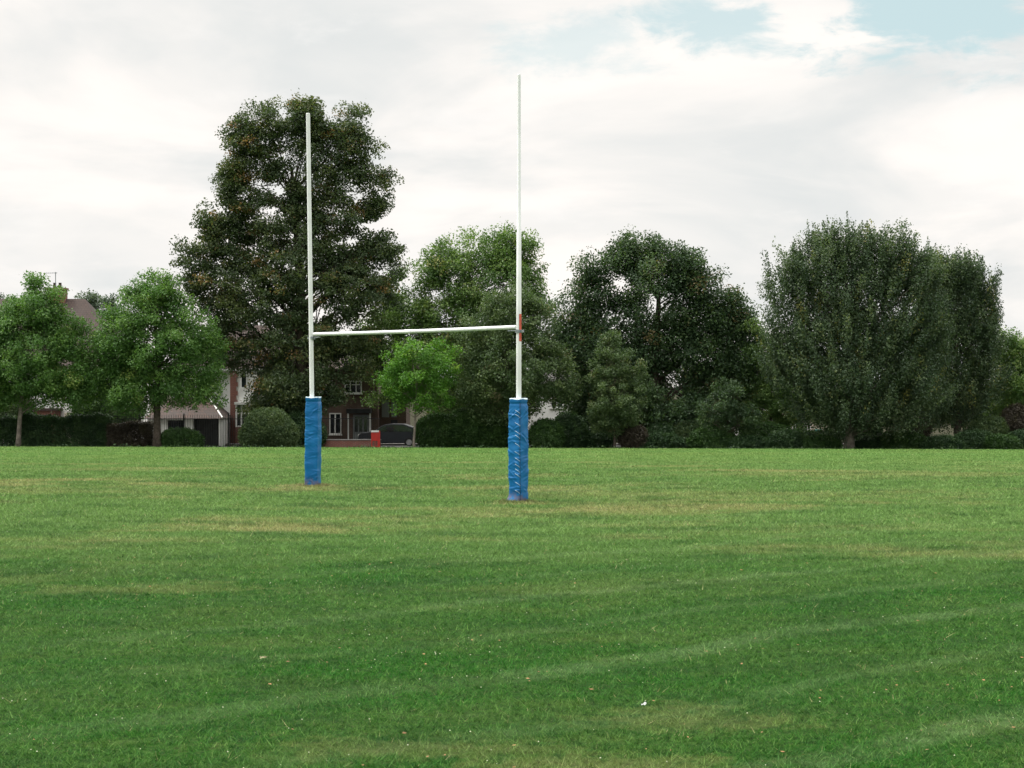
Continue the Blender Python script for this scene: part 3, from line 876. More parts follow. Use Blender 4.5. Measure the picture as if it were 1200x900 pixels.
def garden_wall():
    x0, x1 = W(374, 0, fy)[0], W(446, 0, fy)[0]
    z = gz(x0, fy)
    root = empty('brick_wall', (x0, fy, z)); tag(root, 'low red brick wall with thin railings on top, behind the left goal post', 'wall')
    mb = MB(); mb.box(0, x1 - x0, -.11, .11, -.1, .62); mb.build('brickwork', M['brick'], root)
    mb = MB(); mb.box(-.03, x1 - x0 + .03, -.15, .15, .622, .68); mb.build('coping', M['kerb'], root, bevel=.01)
    mb = MB()
    n = 26
    for i in range(n + 1):
        x = i * (x1 - x0) / n; mb.tube([(x, 0, .66), (x, 0, 1.95)], .011, 5)
    mb.box(0, x1 - x0, -.015, .015, 1.93, 1.97); mb.build('railing', M['iron'], root)
garden_wall()

def window(parent, x0, x1, z0, z1, y, nx=2, nz=2, bar=.05, fm='frame_white'):
    fr = MB(); t = .075
    fr.box(x0, x1, y - .05, y + .02, z0, z0 + t); fr.box(x0, x1, y - .05, y + .02, z1 - t, z1)
    fr.box(x0, x0 + t, y - .05, y + .02, z0 + t, z1 - t); fr.box(x1 - t, x1, y - .05, y + .02, z0 + t, z1 - t)
    for i in range(1, nx):
        x = x0 + (x1 - x0) * i / nx; fr.box(x - bar / 2, x + bar / 2, y - .045, y + .015, z0 + t, z1 - t)
    if nz > 1:
        z = z0 + (z1 - z0) * .68; 
        for i in range(nx):
            xa = x0 + (x1 - x0) * i / nx + bar / 2 + (t if i == 0 else 0) * .6; xb = x0 + (x1 - x0) * (i + 1) / nx - bar / 2 - (t if i == nx - 1 else 0) * .6
            fr.box(xa, xb, y - .04, y + .012, z - bar / 2, z + bar / 2)
    o = fr.build('window', M[fm], parent)
    g = MB(); g.box(x0 + t * .6, x1 - t * .6, y - .012, y + .006, z0 + t * .6, z1 - t * .6); g.build('pane', M['glass'], o)
    s = MB(); s.box(x0 - .06, x1 + .06, y - .11, y - .001, z0 - .07, z0 - .003); s.build('sill', M[fm], o)
    return o

def hip_roof(x0, x1, y0, y1, z0, zr, over=.35, hipl=True, hipr=True, hl=None):
    x0 -= over; x1 += over; y0 -= over; y1 += over
    ym = (y0 + y1) / 2; run = hl if hl else (y1 - y0) / 2
    a = x0 + (run if hipl else 0); b = x1 - (run if hipr else 0)
    mb = MB()
    mb.add([(x0,y0,z0),(x1,y0,z0),(x1,y1,z0),(x0,y1,z0),(a,ym,zr),(b,ym,zr),(x0,y0,z0-.12),(x1,y0,z0-.12),(x1,y1,z0-.12),(x0,y1,z0-.12)],
           [(0,1,5,4),(1,2,5),(2,3,4,5),(3,0,4),(6,9,8,7),(0,6,7,1),(1,7,8,2),(2,8,9,3),(3,9,6,0)])
    return mb, a, b, ym

def chimney(parent, x, y, z, w=.9, h=1.6, pots=2, name='chimney'):
    mb = MB(); mb.box(x - w / 2, x + w / 2, y - .3, y + .3, z - 1.2, z + h); mb.box(x - w / 2 - .07, x + w / 2 + .07, y - .37, y + .37, z + h + .003, z + h + .13)
    c = mb.build(name, M['brick'], parent)
    mb = MB()
    for i in range(pots):
        px = x + (i - (pots - 1) / 2) * .38; mb.tube([(px, y, z + h + .12), (px, y, z + h + .48), (px, y, z + h + .5)], [.12, .10, .125], 12)
    mb.build('chimney_pot', M['tile_orange'], c, smooth=False)
    return c

def house_a():
    d = 100; z = GZ
    x0, x1 = W(-100, 0, d)[0], W(140, 0, d)[0]
    root = empty('house', (x0, d, z)); tag(root, 'white rendered house with brown tiled roof behind the two young trees at far left', 'house')
    w = x1 - x0; ez = W(0, 432, d)[2] - z
    mb = MB(); mb.box(0, w, 0, 8.5, 0, ez); mb.build('wall', M['render_white'], root)
    mb, a, b, ym = hip_roof(0, w, 0, 8.5, ez + .003, W(0, 350, d + 4)[2] - z, hl=3.9)
    rf = mb.build('roof', M['tile_brown'], root)
    cx = W(66, 0, d + 4)[0] - x0
    ch = chimney(rf, cx, ym, W(0, 352, d + 4)[2] - z, 1.25, .75)
    mb = MB(); ax = W(66, 0, d + 4)[0] - x0; zt = W(0, 319, d + 4)[2] - z; zb = W(0, 345, d + 4)[2] - z
    mb.tube([(ax, ym - .42, zb - .3), (ax, ym - .42, zt)], .028, 6)
    mb.tube([(ax - .75, ym - .42, zt - .08), (ax + .12, ym - .42, zt - .05)], .018, 6)
    for k in range(6): xx = ax - .7 + k * .14; mb.tube([(xx, ym - .68, zt - .07), (xx, ym - .16, zt - .07)], .012, 5)
    mb.build('aerial', M['steel'], rf)
    mb = MB(); mb.box(-.36, w + .36, -.47, -.354, ez - .14, ez - .01); mb.build('gutter', M['frame_white'], root)
    for px in (-60, 12, 60, 100):
        xx = W(px, 0, d)[0] - x0; window(root, xx, xx + 1.7, 3.2, 4.5, -.02)
    for px in (-50, 20, 96):
        xx = W(px, 0, d)[0] - x0; window(root, xx, xx + 1.9, .9, 2.3, -.02, 3)
    # brick porch
    xx = W(47, 0, d)[0] - x0
    mb = MB(); mb.box(xx, xx + 1.4, -1.3, -.004, 0, 2.35); p = mb.build('porch', M['brick'], root)
    mb = MB(); mb.box(xx - .15, xx + 1.55, -1.45, -.004, 2.353, 2.5); mb.build('porch_roof', M['tile_brown'], p)
    mb = MB(); mb.box(xx + .25, xx + 1.15, -1.34, -1.303, .05, 2.05); mb.build('door', M['door_dark'], root)
    xx = W(80, 0, d)[0] - x0
    mb = MB(); mb.box(xx, xx + 1.3, -.9, -.004, 0, 2.2); mb.build('bay', M['render_cream'], root)
house_a()

def house_b():
    d = 100; z = GZ
    def lx(p): return W(p, 0, d)[0] - ox
    def lz(p): return W(0, p, d)[2] - z
    ox = W(200, 0, d)[0]
    root = empty('house', (ox, d, z)); tag(root, 'white rendered house with red brick corner strip, garage and brown roof beside the tallest tree', 'house')
    ez = lz(432)
    mb = MB(); mb.box(lx(200), lx(269), .5, 8, 0, ez); mb.box(lx(269) + .003, lx(352), 0, 8, 0, ez); mb.build('wall', M['render_white'], root)
    mb, a, b, ym = hip_roof(lx(200), lx(352), 0.4, 8, ez + .02, lz(378), .45, hl=3.5)
    rf = mb.build('roof', M['tile_brown'], root)
    chimney(rf, lx(330), ym, lz(385), .9, 1.0)
    # quoined brick strip with toothed edge
    mb = MB(); 
    for i in range(17):
        w0 = .10 if i % 2 else 0
        zz = i * ez / 17
        mb.box(lx(270) , lx(277) + w0, -.12, -.003, zz, zz + ez / 17 - .002)
    mb.build('brick_corner', M['brick'], root)
    mb = MB(); mb.box(lx(200) - .5, lx(352) + .5, -.22, -.08, ez - .14, ez + .0); mb.build('gutter', M['frame_white'], root)
    # little gable with white bargeboard over the wing
    mb = MB()
    ax, az = lx(262), lz(418); bx2, bz = lx(270), lz(429)
    mb.add([(ax, -.30, az), (ax, -.2, az), (bx2, -.2, bz), (bx2, -.3, bz), (ax, -.30, az + .15), (ax, -.2, az + .15), (bx2, -.2, bz + .15), (bx2, -.3, bz + .15)],
           [(0,1,2,3),(4,7,6,5),(0,3,7,4),(1,5,6,2),(0,4,5,1),(3,2,6,7)])
    mb.build('bargeboard', M['frame_white'], root)
    window(root, lx(282), lx(290), lz(455), lz(436), -.02, 1, 1)
    window(root, lx(300), lx(325), lz(455), lz(436), -.02, 3)
    window(root, lx(215), lx(240), lz(455), lz(438), .48, 2)
    # ground floor bay: white canopy, frame
    mb = MB(); mb.box(lx(279), lx(322), -.9, -.003, 0, lz(500)); mb.build('bay', M['brick'], root)
    mb = MB(); mb.box(lx(278), lx(324), -1.1, -.003, lz(474), lz(471)); mb.build('canopy', M['frame_white'], root)
    mb = MB(); mb.box(lx(279.2), lx(321), -.8, -.01, lz(500) + .003, lz(474) - .003); mb.build('bay_glass', M['glass'], root)
    fr = MB()
    for p in (279, 285, 293, 301, 310, 320): fr.box(lx(p), lx(p) + .10, -.92, -.81, lz(500) + .003, lz(474) - .003)
    for p in (500, 485): fr.box(lx(279) + .1, lx(320), -.90, -.83, lz(p) + .01, lz(p) + .09)
    fr.build('bay_frame', M['frame_white'], root)
    # garage in front
    g0 = -3.4
    gw = MB(); gt = lz(489)
    gw.box(lx(188), lx(239), g0, g0 + .2, 0, lz(505)); gw.box(lx(188), lx(210), g0, g0 + .2, lz(505), gt); gw.box(lx(229), lx(239), g0, g0 + .2, lz(505), gt)
    gw.box(lx(210), lx(229), g0, g0 + .2, lz(491), gt)
    gw.box(lx(188), lx(188) + .2, g0 + .2, .48, 0, gt)
    gw.box(lx(268), lx(270), g0, .48, 0, gt)
    gar = gw.build('garage', M['render_white'], root)
    mb = MB(); mb.box(lx(210), lx(229), g0 + .08, g0 + .12, lz(505), lz(491)); mb.build('garage_window', M['glass'], gar)
    mb = MB(); mb.box(lx(240), lx(268) - .01, g0 + .5, g0 + .58, .02, gt); mb.build('dark_opening', M['door_dark'], gar)  # dark panel whose colour stands for the shade inside the open doorway
    x0, x1, xa, xb = lx(184), lx(273), lx(200), lx(244)
    zt = lz(466); ze = gt + .005
    mb = MB(); mb.add([(x0, g0 - .3, ze), (x1, g0 - .3, ze), (x1, .47, ze), (x0, .47, ze), (xa, .1, zt), (xb, .1, zt), (xb, .47, zt), (xa, .47, zt)],
                      [(0,1,5,4),(1,2,6,5),(2,3,7,6),(3,0,4,7),(4,5,6,7),(0,3,2,1)])
    mb.build('garage_roof', M['tile_orange'], gar)
    mb = MB(); mb.tube([(x1 + .02, g0 - .32, ze + .05), (xb + .02, .06, zt + .06)], .055, 6); mb.build('roof_edge', M['frame_white'], gar)
house_b()

def house_c():
    d = 100; z = GZ; ox = W(360, 0, d)[0]
    def lx(p): return W(p, 0, d)[0] - ox
    def lz(p): return W(0, p, d)[2] - z
    root = empty('house', (ox, d, z)); tag(root, 'brown brick house with white framed windows and dark porch behind the crossbar', 'house')
    ez = lz(432)
    mb = MB(); mb.box(lx(360), lx(443), 0, 8, 0, ez); mb.build('wall', M['brick_brown'], root)
    mb, a, b, ym = hip_roof(lx(360), lx(443), 0, 8, ez + .003, lz(392), .4, hl=1.8)
    mb.build('roof', M['tile_brown'], root)
    window(root, lx(404), lx(424), lz(461), lz(446), -.02, 3)
    window(root, lx(375), lx(390), lz(461), lz(446), -.02, 2)
    window(root, lx(386), lx(400), lz(509), lz(484), -.02, 2, 1, .09)
    mb = MB(); mb.box(lx(408), lx(436), -1.1, -.004, lz(484), lz(479)); mb.build('porch_roof', M['door_dark'], root)
    dr = MB(); dr.box(lx(414), lx(434), -.08, -.003, .1, lz(486)); dd = dr.build('door', M['garage_grey'], root)
    gl = MB()
    for p in (416, 421, 427): gl.box(lx(p), lx(p) + .2, -.10, -.082, .9, lz(487) - .1)
    gl.build('door_glass', M['glass'], dd)
    for p in (409, 434.5):
        mb = MB(); mb.box(lx(p), lx(p) + .1, -1.05, -.95, 0, lz(484) - .003); mb.build('porch_post', M['frame_white'], root)
house_c()

def garage_block():
    d = 101; z = GZ; ox = W(445, 0, d)[0]
    def lx(p): return W(p, 0, d)[0] - ox
    def lz(p): return W(0, p, d)[2] - z
    root = empty('garage', (ox, d, z)); tag(root, 'grey panelled garage building behind the dark car, left of the small bright tree', 'garage')
    mb = MB(); mb.box(0, lx(476), 0, 4, 0, lz(466)); mb.build('wall', M['brick_brown'], root)
    for a, b in ((447.5, 456), (458.5, 465)):
        mb = MB(); mb.box(lx(a), lx(b), -.06, -.003, lz(489), lz(469)); mb.build('panel', M['garage_grey'], root, bevel=.01)
    mb = MB(); mb.box(-.1, lx(476) + .1, -.15, 4.1, lz(466) + .003, lz(466) + .15); mb.build('roof', M['tile_grey'], root)
    mb = MB(); mb.box(lx(458), lx(466), -.05, -.003, .05, lz(492)); mb.build('door', M['door_dark'], root)
garage_block()

def small_house(px0, px1, d, eave, ridge, wallm, roofm, label, wins, door=None, doorm='door_dark'):
    z = GZ; ox = W(px0, 0, d)[0]
    def lx(p): return W(p, 0, d)[0] - ox
    def lz(p): return W(0, p, d)[2] - z
    root = empty('house', (ox, d, z)); tag(root, label, 'house')
    mb = MB(); mb.box(0, lx(px1), 0, 7, 0, lz(eave)); mb.build('wall', M[wallm], root)
    mb, a, b, ym = hip_roof(0, lx(px1), 0, 7, lz(eave) + .003, lz(ridge), .35, hl=2.6)
    rf = mb.build('roof', M[roofm], root)
    chimney(rf, lx(px1) * .7, ym, lz(ridge) - .3, .8, .8)
    for a, b, t, u in wins: window(root, lx(a), lx(b), lz(u), lz(t), -.02, 2)
    if door:
        mb = MB(); mb.box(lx(door[0]), lx(door[1]), -.06, -.003, .02, lz(door[2])); mb.build('door', M[doorm], root)
small_house(612, 706, 112, 450, 425, 'render_white', 'tile_grey', 'low pale house glimpsed through the trees right of the near goal post',
            [(622, 634, 466, 478), (645, 660, 466, 478), (672, 684, 466, 478)], (694, 702, 480), 'door_dark')
small_house(858, 912, 118, 452, 430, 'render_white', 'tile_grey', 'white walled house glimpsed between the broad dark tree and the light green trees',
            [(864, 874, 462, 476), (892, 903, 462, 476)], (880, 886, 484))
small_house(922, 976, 116, 470, 450, 'render_cream', 'tile_brown', 'pale pinkish house with a teal door glimpsed left of the short pale trunk',
            [(928, 936, 496, 504), (942, 950, 496, 504)], (955, 963, 503), 'teal')

# dark parked car seen side on behind the railings
def car(px0, px1, d):
    x0, x1 = W(px0, 0, d)[0], W(px1, 0, d)[0]
    cx = (x0 + x1) / 2; ln = 4.1
    root = empty('parked_car', (cx, d, RD)); tag(root, 'dark hatchback car parked on the road in front of the grey garage', 'car')
    prof = [(-2.05, .45), (-2.02, .78), (-1.85, .92), (-1.05, 1.0), (-.45, 1.42), (.1, 1.5), (.9, 1.48), (1.55, 1.25), (1.95, .98), (2.05, .7), (2.03, .35), (1.7, .25), (-1.8, .25)]
    def prism(pr, y0, y1):
        n = len(pr); vs = [(x, y0, z) for x, z in pr] + [(x, y1, z) for x, z in pr]
        fs = [tuple(range(n)), tuple(range(2*n-1, n-1, -1))] + [(i, i + n, (i + 1) % n + n, (i + 1) % n) for i in range(n)]
        mb = MB(); mb.add(vs, fs); return mb
    prism(prof, -.85, .85).build('body', M['car_paint'], root, bevel=.04)
    gl = [(-.95, 1.0), (-.42, 1.36), (.1, 1.43), (.85, 1.41), (1.4, 1.2), (1.5, 1.0)]
    prism(gl, -.862, -.852).build('side_window', M['glass'], root)
    for wx in (-1.25, 1.25):
        for sy in (-1, 1):
            mb = MB(); mb.tube([(wx, sy * .68, .31), (wx, sy * .87, .31)], .31, 20); t = mb.build('wheel', M['tyre'], root)
            mb = MB(); mb.tube([(wx, sy * .86, .31), (wx, sy * .882, .31)], .19, 12); mb.build('rim', M['rim'], t)
    for s, nm in ((-1, 'headlight'), (1, 'tail_light')):
        mb = MB(); mb.box(s * 2.0 - .06, s * 2.0 + .06, -.80, -.5, .68, .82); mb.build(nm, M['lamp'] if s < 0 else M['barrier_red'], root, bevel=.01)
car(440, 476, 96.6)

def barrier():
    d = 90.4
    x0, x1 = W(435, 0, d)[0], W(445.5, 0, d)[0]; z = gz(x0, d)
    ztop = W(0, 504.5, d)[2] - z; w = x1 - x0
    root = empty('safety_barrier', (x0, d, z)); tag(root, 'red plastic safety barrier with white top band beside the low brick wall', 'barrier')
    mb = MB()
    mb.box(0, .06, -.03, .03, .05, ztop); mb.box(w - .16, w, -.03, .03, .05, ztop - .01)
    mb.box(.06, w - .16, -.025, .025, .25, .31); mb.box(.06, w - .16, -.025, .025, .62, ztop - .12)
    mb.box(.22, .25, -.02, .02, .31, .62)
    mb.build('frame', M['barrier_red'], root, bevel=.006)
    mb = MB(); mb.box(-.005, w * .86, -.045, -.031, ztop - .10, ztop + .01); mb.build('reflective_band', M['frame_white'], root)
    for x in (.02, w - .1):
        mb = MB(); mb.box(x, x + .07, -.25, .25, -.02, .05); mb.build('foot', M['tyre'], root, bevel=.008)
barrier()

# ------------------------------------------------------------------ trees
Y1 = 88.6
make_tree('young_tree', 'green rounded young tree at the far left edge, chimney showing above it', 'tree',
    [(85,420,34,44),(60,458,56,24),(-10,458,44,24),(88,445,30,32),(37,336,18,20),(40,358,38,32),(38,372,40,38),(8,385,36,42),(70,398,32,36),(40,425,62,48),(-8,425,40,48),(75,440,30,34)], Y1, 20, 'young', lai=5.6, leaf=.16, rc=.62, trw=.16, barkm='bark_pale', holes=2, hole_r=.6)
make_tree('young_tree', 'green cone topped young tree with dark trunk, left of the tallest tree', 'tree',
    [(128,420,26,40),(238,415,28,36),(148,460,44,24),(222,460,42,22),(120,445,24,30),(182,346,36,28),(180,332,22,24),(178,360,42,34),(142,392,34,40),(218,390,36,38),(182,400,62,46),(150,432,44,36),(220,430,44,34),(185,448,62,26)], Y1, 186, 'young', lai=5.6, leaf=.16, rc=.62, trw=.27, holes=2, hole_r=.6)
make_tree('lime_tree', 'tallest tree, dark layered crown with sky gaps, behind the left goal post', 'tree',
    [(340,148,56,34),(275,245,24,26),(350,140,45,30),(288,162,28,28),(300,185,45,45),(410,152,34,32),(430,190,28,40),(375,190,60,60),(272,215,20,24),(315,240,58,45),(250,262,20,26),(236,298,26,30),(262,290,40,38),
     (440,238,22,20),(400,250,50,50),(345,290,80,55),(440,290,30,24),(425,310,44,30),(250,345,34,38),(300,350,70,50),(400,350,62,55),(448,338,24,18),(345,400,95,50),(262,395,38,38),(395,420,45,50),(345,455,62,38),(335,475,52,30),(330,440,40,30),(225,330,14,22),(450,200,14,30),(460,290,14,26),(288,222,26,24),(365,128,26,18)],
    93, 352, 'lime_dark', lai=5.2, leaf=.19, rc=.80, flat=.58, percl=95, trw=.5, holes=36, hole_r=.72, branches=70, amp=.19, accent=.10)
make_tree('broad_tree', 'tall mid green tree with airy crown standing behind the crossbar', 'tree',
    [(560,298,48,32),(600,305,34,30),(628,322,16,24),(495,325,32,28),(530,330,45,40),(590,340,50,40),(480,362,40,36),(540,375,60,45),(455,400,34,44),(500,420,60,50),(630,355,22,28),(450,450,26,28),(430,415,30,26),(440,390,34,30),(520,300,26,26),(460,345,24,28),(600,290,34,24),(570,390,60,40),(520,460,50,34),(590,460,50,34),(560,430,60,50)],
    97, 560, 'mid', lai=4.4, leaf=.18, rc=.75, trw=.35, holes=8, hole_r=.7, branches=50)
make_tree('broad_tree', 'olive green drooping tree directly behind the near goal post', 'tree',
    [(610,352,30,22),(560,420,26,36),(655,445,28,36),(600,370,42,32),(570,400,40,38),(630,395,36,38),(600,430,58,45),(648,430,26,36),(565,455,34,36),(645,452,34,26),(596,480,40,26)],
    88.8, 606, 'olive', lai=4.4, leaf=.15, rc=.6, trw=.2, holes=6, hole_r=.5)
make_tree('small_tree', 'small bright green tree with slim trunk below the crossbar', 'tree',
    [(496,408,30,20),(476,426,28,26),(516,430,28,28),(492,445,46,30),(468,448,22,24),(505,465,36,18),(478,468,24,16)], 87.6, 484, 'bright', lai=3.4, leaf=.15, rc=.5, trw=.085, barkm='bark_pale', up=.7, percl=80, holes=3, hole_r=.4)
make_tree('broad_tree', 'broad dark green domed tree right of the goal posts', 'tree',
    [(832,345,32,28),(812,325,26,26),(745,294,34,24),(800,308,26,24),(875,375,18,30),(668,400,28,40),(872,420,24,40),(845,480,40,26),(690,480,40,26),(742,298,34,24),(700,318,32,26),(720,335,50,40),(790,315,38,30),(815,345,24,26),(765,345,60,45),(672,352,28,24),(680,378,36,30),(850,362,28,24),(862,392,28,30),(830,385,40,36),(740,400,90,48),(800,420,85,50),(690,410,44,32),(770,460,100,44),(840,450,46,44),(770,485,90,26),(700,460,40,40)],
    93, 770, 'deep', lai=6.4, leaf=.19, rc=.85, trw=.5, holes=5, hole_r=.75, branches=50)
make_tree('small_tree', 'grey green conical small tree in front of the broad dark domed tree', 'tree',
    [(716,398,14,16),(718,422,26,26),(704,440,20,22),(736,445,28,26),(722,470,40,30),(718,490,36,20)], 87.8, 720, 'olive', lai=4.4, leaf=.13, rc=.42, trw=.09, holes=3, hole_r=.4)
make_tree('small_tree', 'short dull green tree at the right foot of the broad dark domed tree', 'tree',
    [(852,460,20,18),(848,480,30,24),(868,490,26,18)], 88, 852, 'deep', lai=3.4, leaf=.13, rc=.42, trw=.08)
make_tree('small_tree', 'light green loose tree filling the gap left of the big dome shaped tree', 'tree',
    [(885,400,18,24),(925,480,28,26),(875,480,24,26),(900,415,24,26),(892,445,24,28),(915,450,26,34),(905,480,34,26)], 92, 905, 'mid', lai=4.2, leaf=.14, rc=.5, trw=.12, holes=4, hole_r=.4)
make_tree('poplar_tree', 'big dome shaped tree of upright shoots with short pale trunk at right', 'tree',
    [(1000,490,56,16),(948,482,38,22),(1050,488,46,20),(1082,322,22,26),(985,370,50,40),(1030,420,50,40),(975,440,50,40),(966,288,26,22),(935,318,22,28),(1000,285,40,22),(1045,292,36,24),(912,365,16,34),(910,430,20,30),(965,312,44,34),(1010,302,52,32),(1050,318,42,36),(935,345,34,40),(990,345,60,45),(1060,355,44,50),(930,395,30,34),(985,400,68,50),(1060,410,50,50),(1000,445,80,40),(950,440,44,44),(1080,450,40,48),(995,478,66,26),(925,420,30,40),(1040,470,50,30),(1080,330,26,30),(1088,390,30,50)],
    87.6, 993, 'poplar', lai=6.0, leaf=.15, rc=.46, flat=2.3, percl=70, trw=.3, barkm='bark_pale', spray=330, holes=2, hole_r=.55, amp=.2, up=.1, branches=46)
make_tree('poplar_tree', 'upright shooted tree with rounded crown right of the biggest right hand tree', 'tree',
    [(1098,318,26,24),(1112,480,50,20),(1098,325,28,24),(1135,320,30,18),(1158,352,18,32),(1095,360,30,40),(1125,322,32,20),(1158,400,18,44),(1110,335,30,24),(1140,345,28,28),(1130,375,42,40),(1145,410,28,36),(1110,410,44,50),(1125,455,52,44),(1090,450,40,44),(1160,440,24,36),(1155,380,20,30)],
    90.5, 1122, 'poplar', lai=5.6, leaf=.15, rc=.46, flat=2.3, percl=70, trw=.26, spray=120, holes=4, hole_r=.5, up=.1)
make_tree('broad_tree', 'lighter green tree at the right edge of the picture', 'tree',
    [(1180,400,16,18),(1190,412,26,22),(1215,420,30,26),(1188,445,30,32),(1220,460,36,36),(1180,480,30,26)], 92, 1205, 'mid', lai=4.6, leaf=.15, rc=.6, trw=.2)

# trees farther back, seen in the gaps
far = [(98,341,20,122,'leaf','dark bluish tree crown beyond the brown roof, right of the chimney'),
       (124,349,24,126,'leaf','low bluish tree crown beyond the roof, touching the cone topped young tree'),
       (-4,340,24,124,'leaf','bluish tree crown at the left edge behind the far left young tree')]
for px, top, rx, d, _, lab in far:
    make_tree('distant_tree', lab, 'tree', [(px, top + 12, rx, 16), (px - 6, top + 40, rx + 8, 34), (px + 6, top + 75, rx + 6, 36)], d + 20, px, 'far', lai=3.2, leaf=.26, rc=.8, trw=.25, base=GZ - 1, branches=12, group='trees far beyond the houses')
back = [(585,430,30,'behind the olive tree by the near goal post'),(700,432,34,'behind the grey green conical tree'),
        (760,440,40,'deep in the shade of the broad dark tree'),(825,436,34,'behind the right side of the broad dark tree'),(880,425,28,'between the broad dark tree and the loose light green tree'),
        (935,430,30,'left of the big dome shaped tree'),(1000,440,36,'behind the big dome shaped tree'),(1065,440,34,'between the two upright shooted trees'),
        (1130,436,34,'behind the rounded upright shooted tree'),(1190,430,34,'behind the tree at the right edge'),(530,436,30,'behind the small bright green tree')]
for px, top, rx, lab in back:
    make_tree('background_tree', 'dense dark background tree ' + lab, 'tree',
              [(px, top + 22, rx * .8, 24), (px - rx * .35, top + 45, rx * .75, 26), (px + rx * .4, top + 45, rx * .75, 26)], 106 + rng.uniform(-1, 2), px, 'deep', lai=3.0, leaf=.22, rc=.7, trw=.16, branches=10, group='background trees behind the tree row')

# ------------------------------------------------------------------ hedges and bushes
make_bush('hedge', 'dark clipped hedge at the far left under the young tree, before the railing', 'hedge', [(-20,512,40,20,.5),(75,508,52,20,.4)], 89.6, 'hedge', boxy=True, lai=3)
make_bush('hedge', 'brownish low hedge between the dark clipped hedge and the young tree trunk', 'hedge', [(153,512,24,15)], 89.8, 'brownish', boxy=True, lai=3)
make_bush('bush', 'low dark bush right of the young tree trunk, below the white garage', 'bush', [(212,517,28,15),(198,519,18,10)], 89, 'hedge_green', lai=4)
make_bush('bush', 'rounded olive brown bush at the foot of the tallest tree', 'bush', [(313,502,27,25),(330,510,20,20),(298,511,18,18)], 88.6, 'olive', leaf=.09, lai=4)
make_bush('bush', 'dark shrub directly behind the left blue pad', 'bush', [(360,510,22,22),(348,500,16,18)], 91, 'hedge', lai=4)
make_bush('hedge', 'green hedge mass behind the small bright tree trunk', 'hedge', [(515,506,30,22),(548,502,26,24),(575,508,26,22)], 89.6, 'hedge_green', lai=4)
make_bush('bush', 'dark shrub right beside the near blue pad, on its left', 'bush', [(595,505,22,24)], 90.4, 'hedge', lai=4)
make_bush('bush', 'round clipped bush just right of the near blue pad', 'bush', [(640,512,22,20)], 88.8, 'hedge_green', lai=4.5)
make_bush('bush', 'dark rounded bush next to the round clipped bush', 'bush', [(668,508,22,24)], 90, 'hedge', lai=4.5)
make_bush('bush', 'brownish shrub under the grey green conical tree', 'bush', [(742,512,18,16)], 88.2, 'brownish', lai=4)
make_bush('bush', 'dark shrub under the shaded left part of the broad dark tree', 'bush', [(700,516,22,11),(775,512,20,15)], 90, 'hedge', lai=4)
make_bush('bush', 'olive shrub under the shaded middle of the broad dark tree', 'bush', [(812,510,26,17)], 90.2, 'olive', lai=4)
for px, py, rx, ry, dd, lm, lab in [
        (770,519,30,11,88.2,'hedge','low dark mound of shrub just right of the brownish shrub'),
        (838,516,30,14,88.4,'hedge_green','mid green mound of shrub below the short dull green tree'),
        (880,520,26,9,87.9,'hedge','low flat dark shrub left of the mid green shrub'),
        (925,517,30,12,88.3,'hedge','dark mound of shrub in front of the pale pinkish house'),
        (962,520,22,9,87.9,'hedge_green','low green shrub at the left of the short pale trunk')]:
    make_bush('bush', lab, 'bush', [(px,py,rx,ry),(px-rx*.5,py+3,rx*.6,ry*.7)], dd, lm, lai=4, amp=.12)
make_bush('bush', 'mid green shrub below the loose light green tree', 'bush', [(900,510,32,14),(935,513,26,10)], 90.4, 'hedge_green', lai=4)
for px, py, rx, ry, dd, lm, lab in [
        (1022,520,20,9,88.6,'hedge','low dark shrub at the right of the short pale trunk'),
        (1058,517,26,12,88.2,'hedge_green','green mound of shrub below the brown twiggy shrub'),
        (1100,520,28,9,87.9,'hedge','low flat dark shrub below the gap between the two upright shooted trees'),
        (1140,517,24,12,88.4,'hedge','dark mound of shrub below the rounded upright shooted tree'),
        (1172,519,20,9,88.0,'hedge_green','small low green shrub near the right end of the verge')]:
    make_bush('bush', lab, 'bush', [(px,py,rx,ry),(px+rx*.5,py+3,rx*.6,ry*.7)], dd, lm, lai=4, amp=.12)
make_bush('bush', 'brown twiggy shrub between the two upright shooted trees', 'bush', [(1072,502,18,20)], 90.6, 'brownish', lai=3)
make_bush('bush', 'olive spreading bush below the rounded upright shooted tree', 'bush', [(1158,506,24,18)], 90.2, 'olive', lai=4)
make_bush('bush', 'brown bush at the right edge of the picture', 'bush', [(1192,498,20,24)], 90.6, 'brownish', lai=4)
make_bush('bush', 'dark round bush at the bottom right end of the verge', 'bush', [(1198,517,20,12)], 88.8, 'hedge', lai=4)
make_bush('bush', 'dark shrub filling the shade around the pale trunk', 'bush', [(1010,508,24,18),(970,514,16,10)], 91.5, 'hedge', lai=4)

for px, py, rx, ry, lm, lab in [(14,482,26,22,'olive','loose garden shrub behind the railing at the left edge, before the white house'),
        (112,480,24,24,'hedge_green','green garden shrub behind the railing, filling the gap between the two young trees'),
        (148,483,20,20,'olive','garden shrub behind the brownish hedge, left of the dark young trunk')]:
    make_bush('garden_shrub', lab, 'bush', [(px,py,rx,ry),(px-8,py+12,rx*.9,ry*.8)], 98.9, lm, lai=2.6, amp=.14, base=GZ + .1, rc=.4)
# low ground cover along the verge
def verge():
    n = 60000
    X = rng.uniform(-34, 34, n); Y = rng.uniform(86.4, 92.6, n) 
    Y = 86.3 + (Y - 86.4)
    Z = H(X, Y) + rng.uniform(0, 1, n) ** 2 * (.16 + .14 * np.sin(X * .9) ** 2)
    v, f = leaves(np.column_stack([X, Y, Z]), .11, up=.8)
    o = np_mesh('ground_cover', v, f, L['hedge'], None, {'tint': rng.uniform(0, 1, n)})
    tag(o, 'low dark ground cover plants along the verge at the far edge of the field', 'ground cover', kind='stuff')
verge()

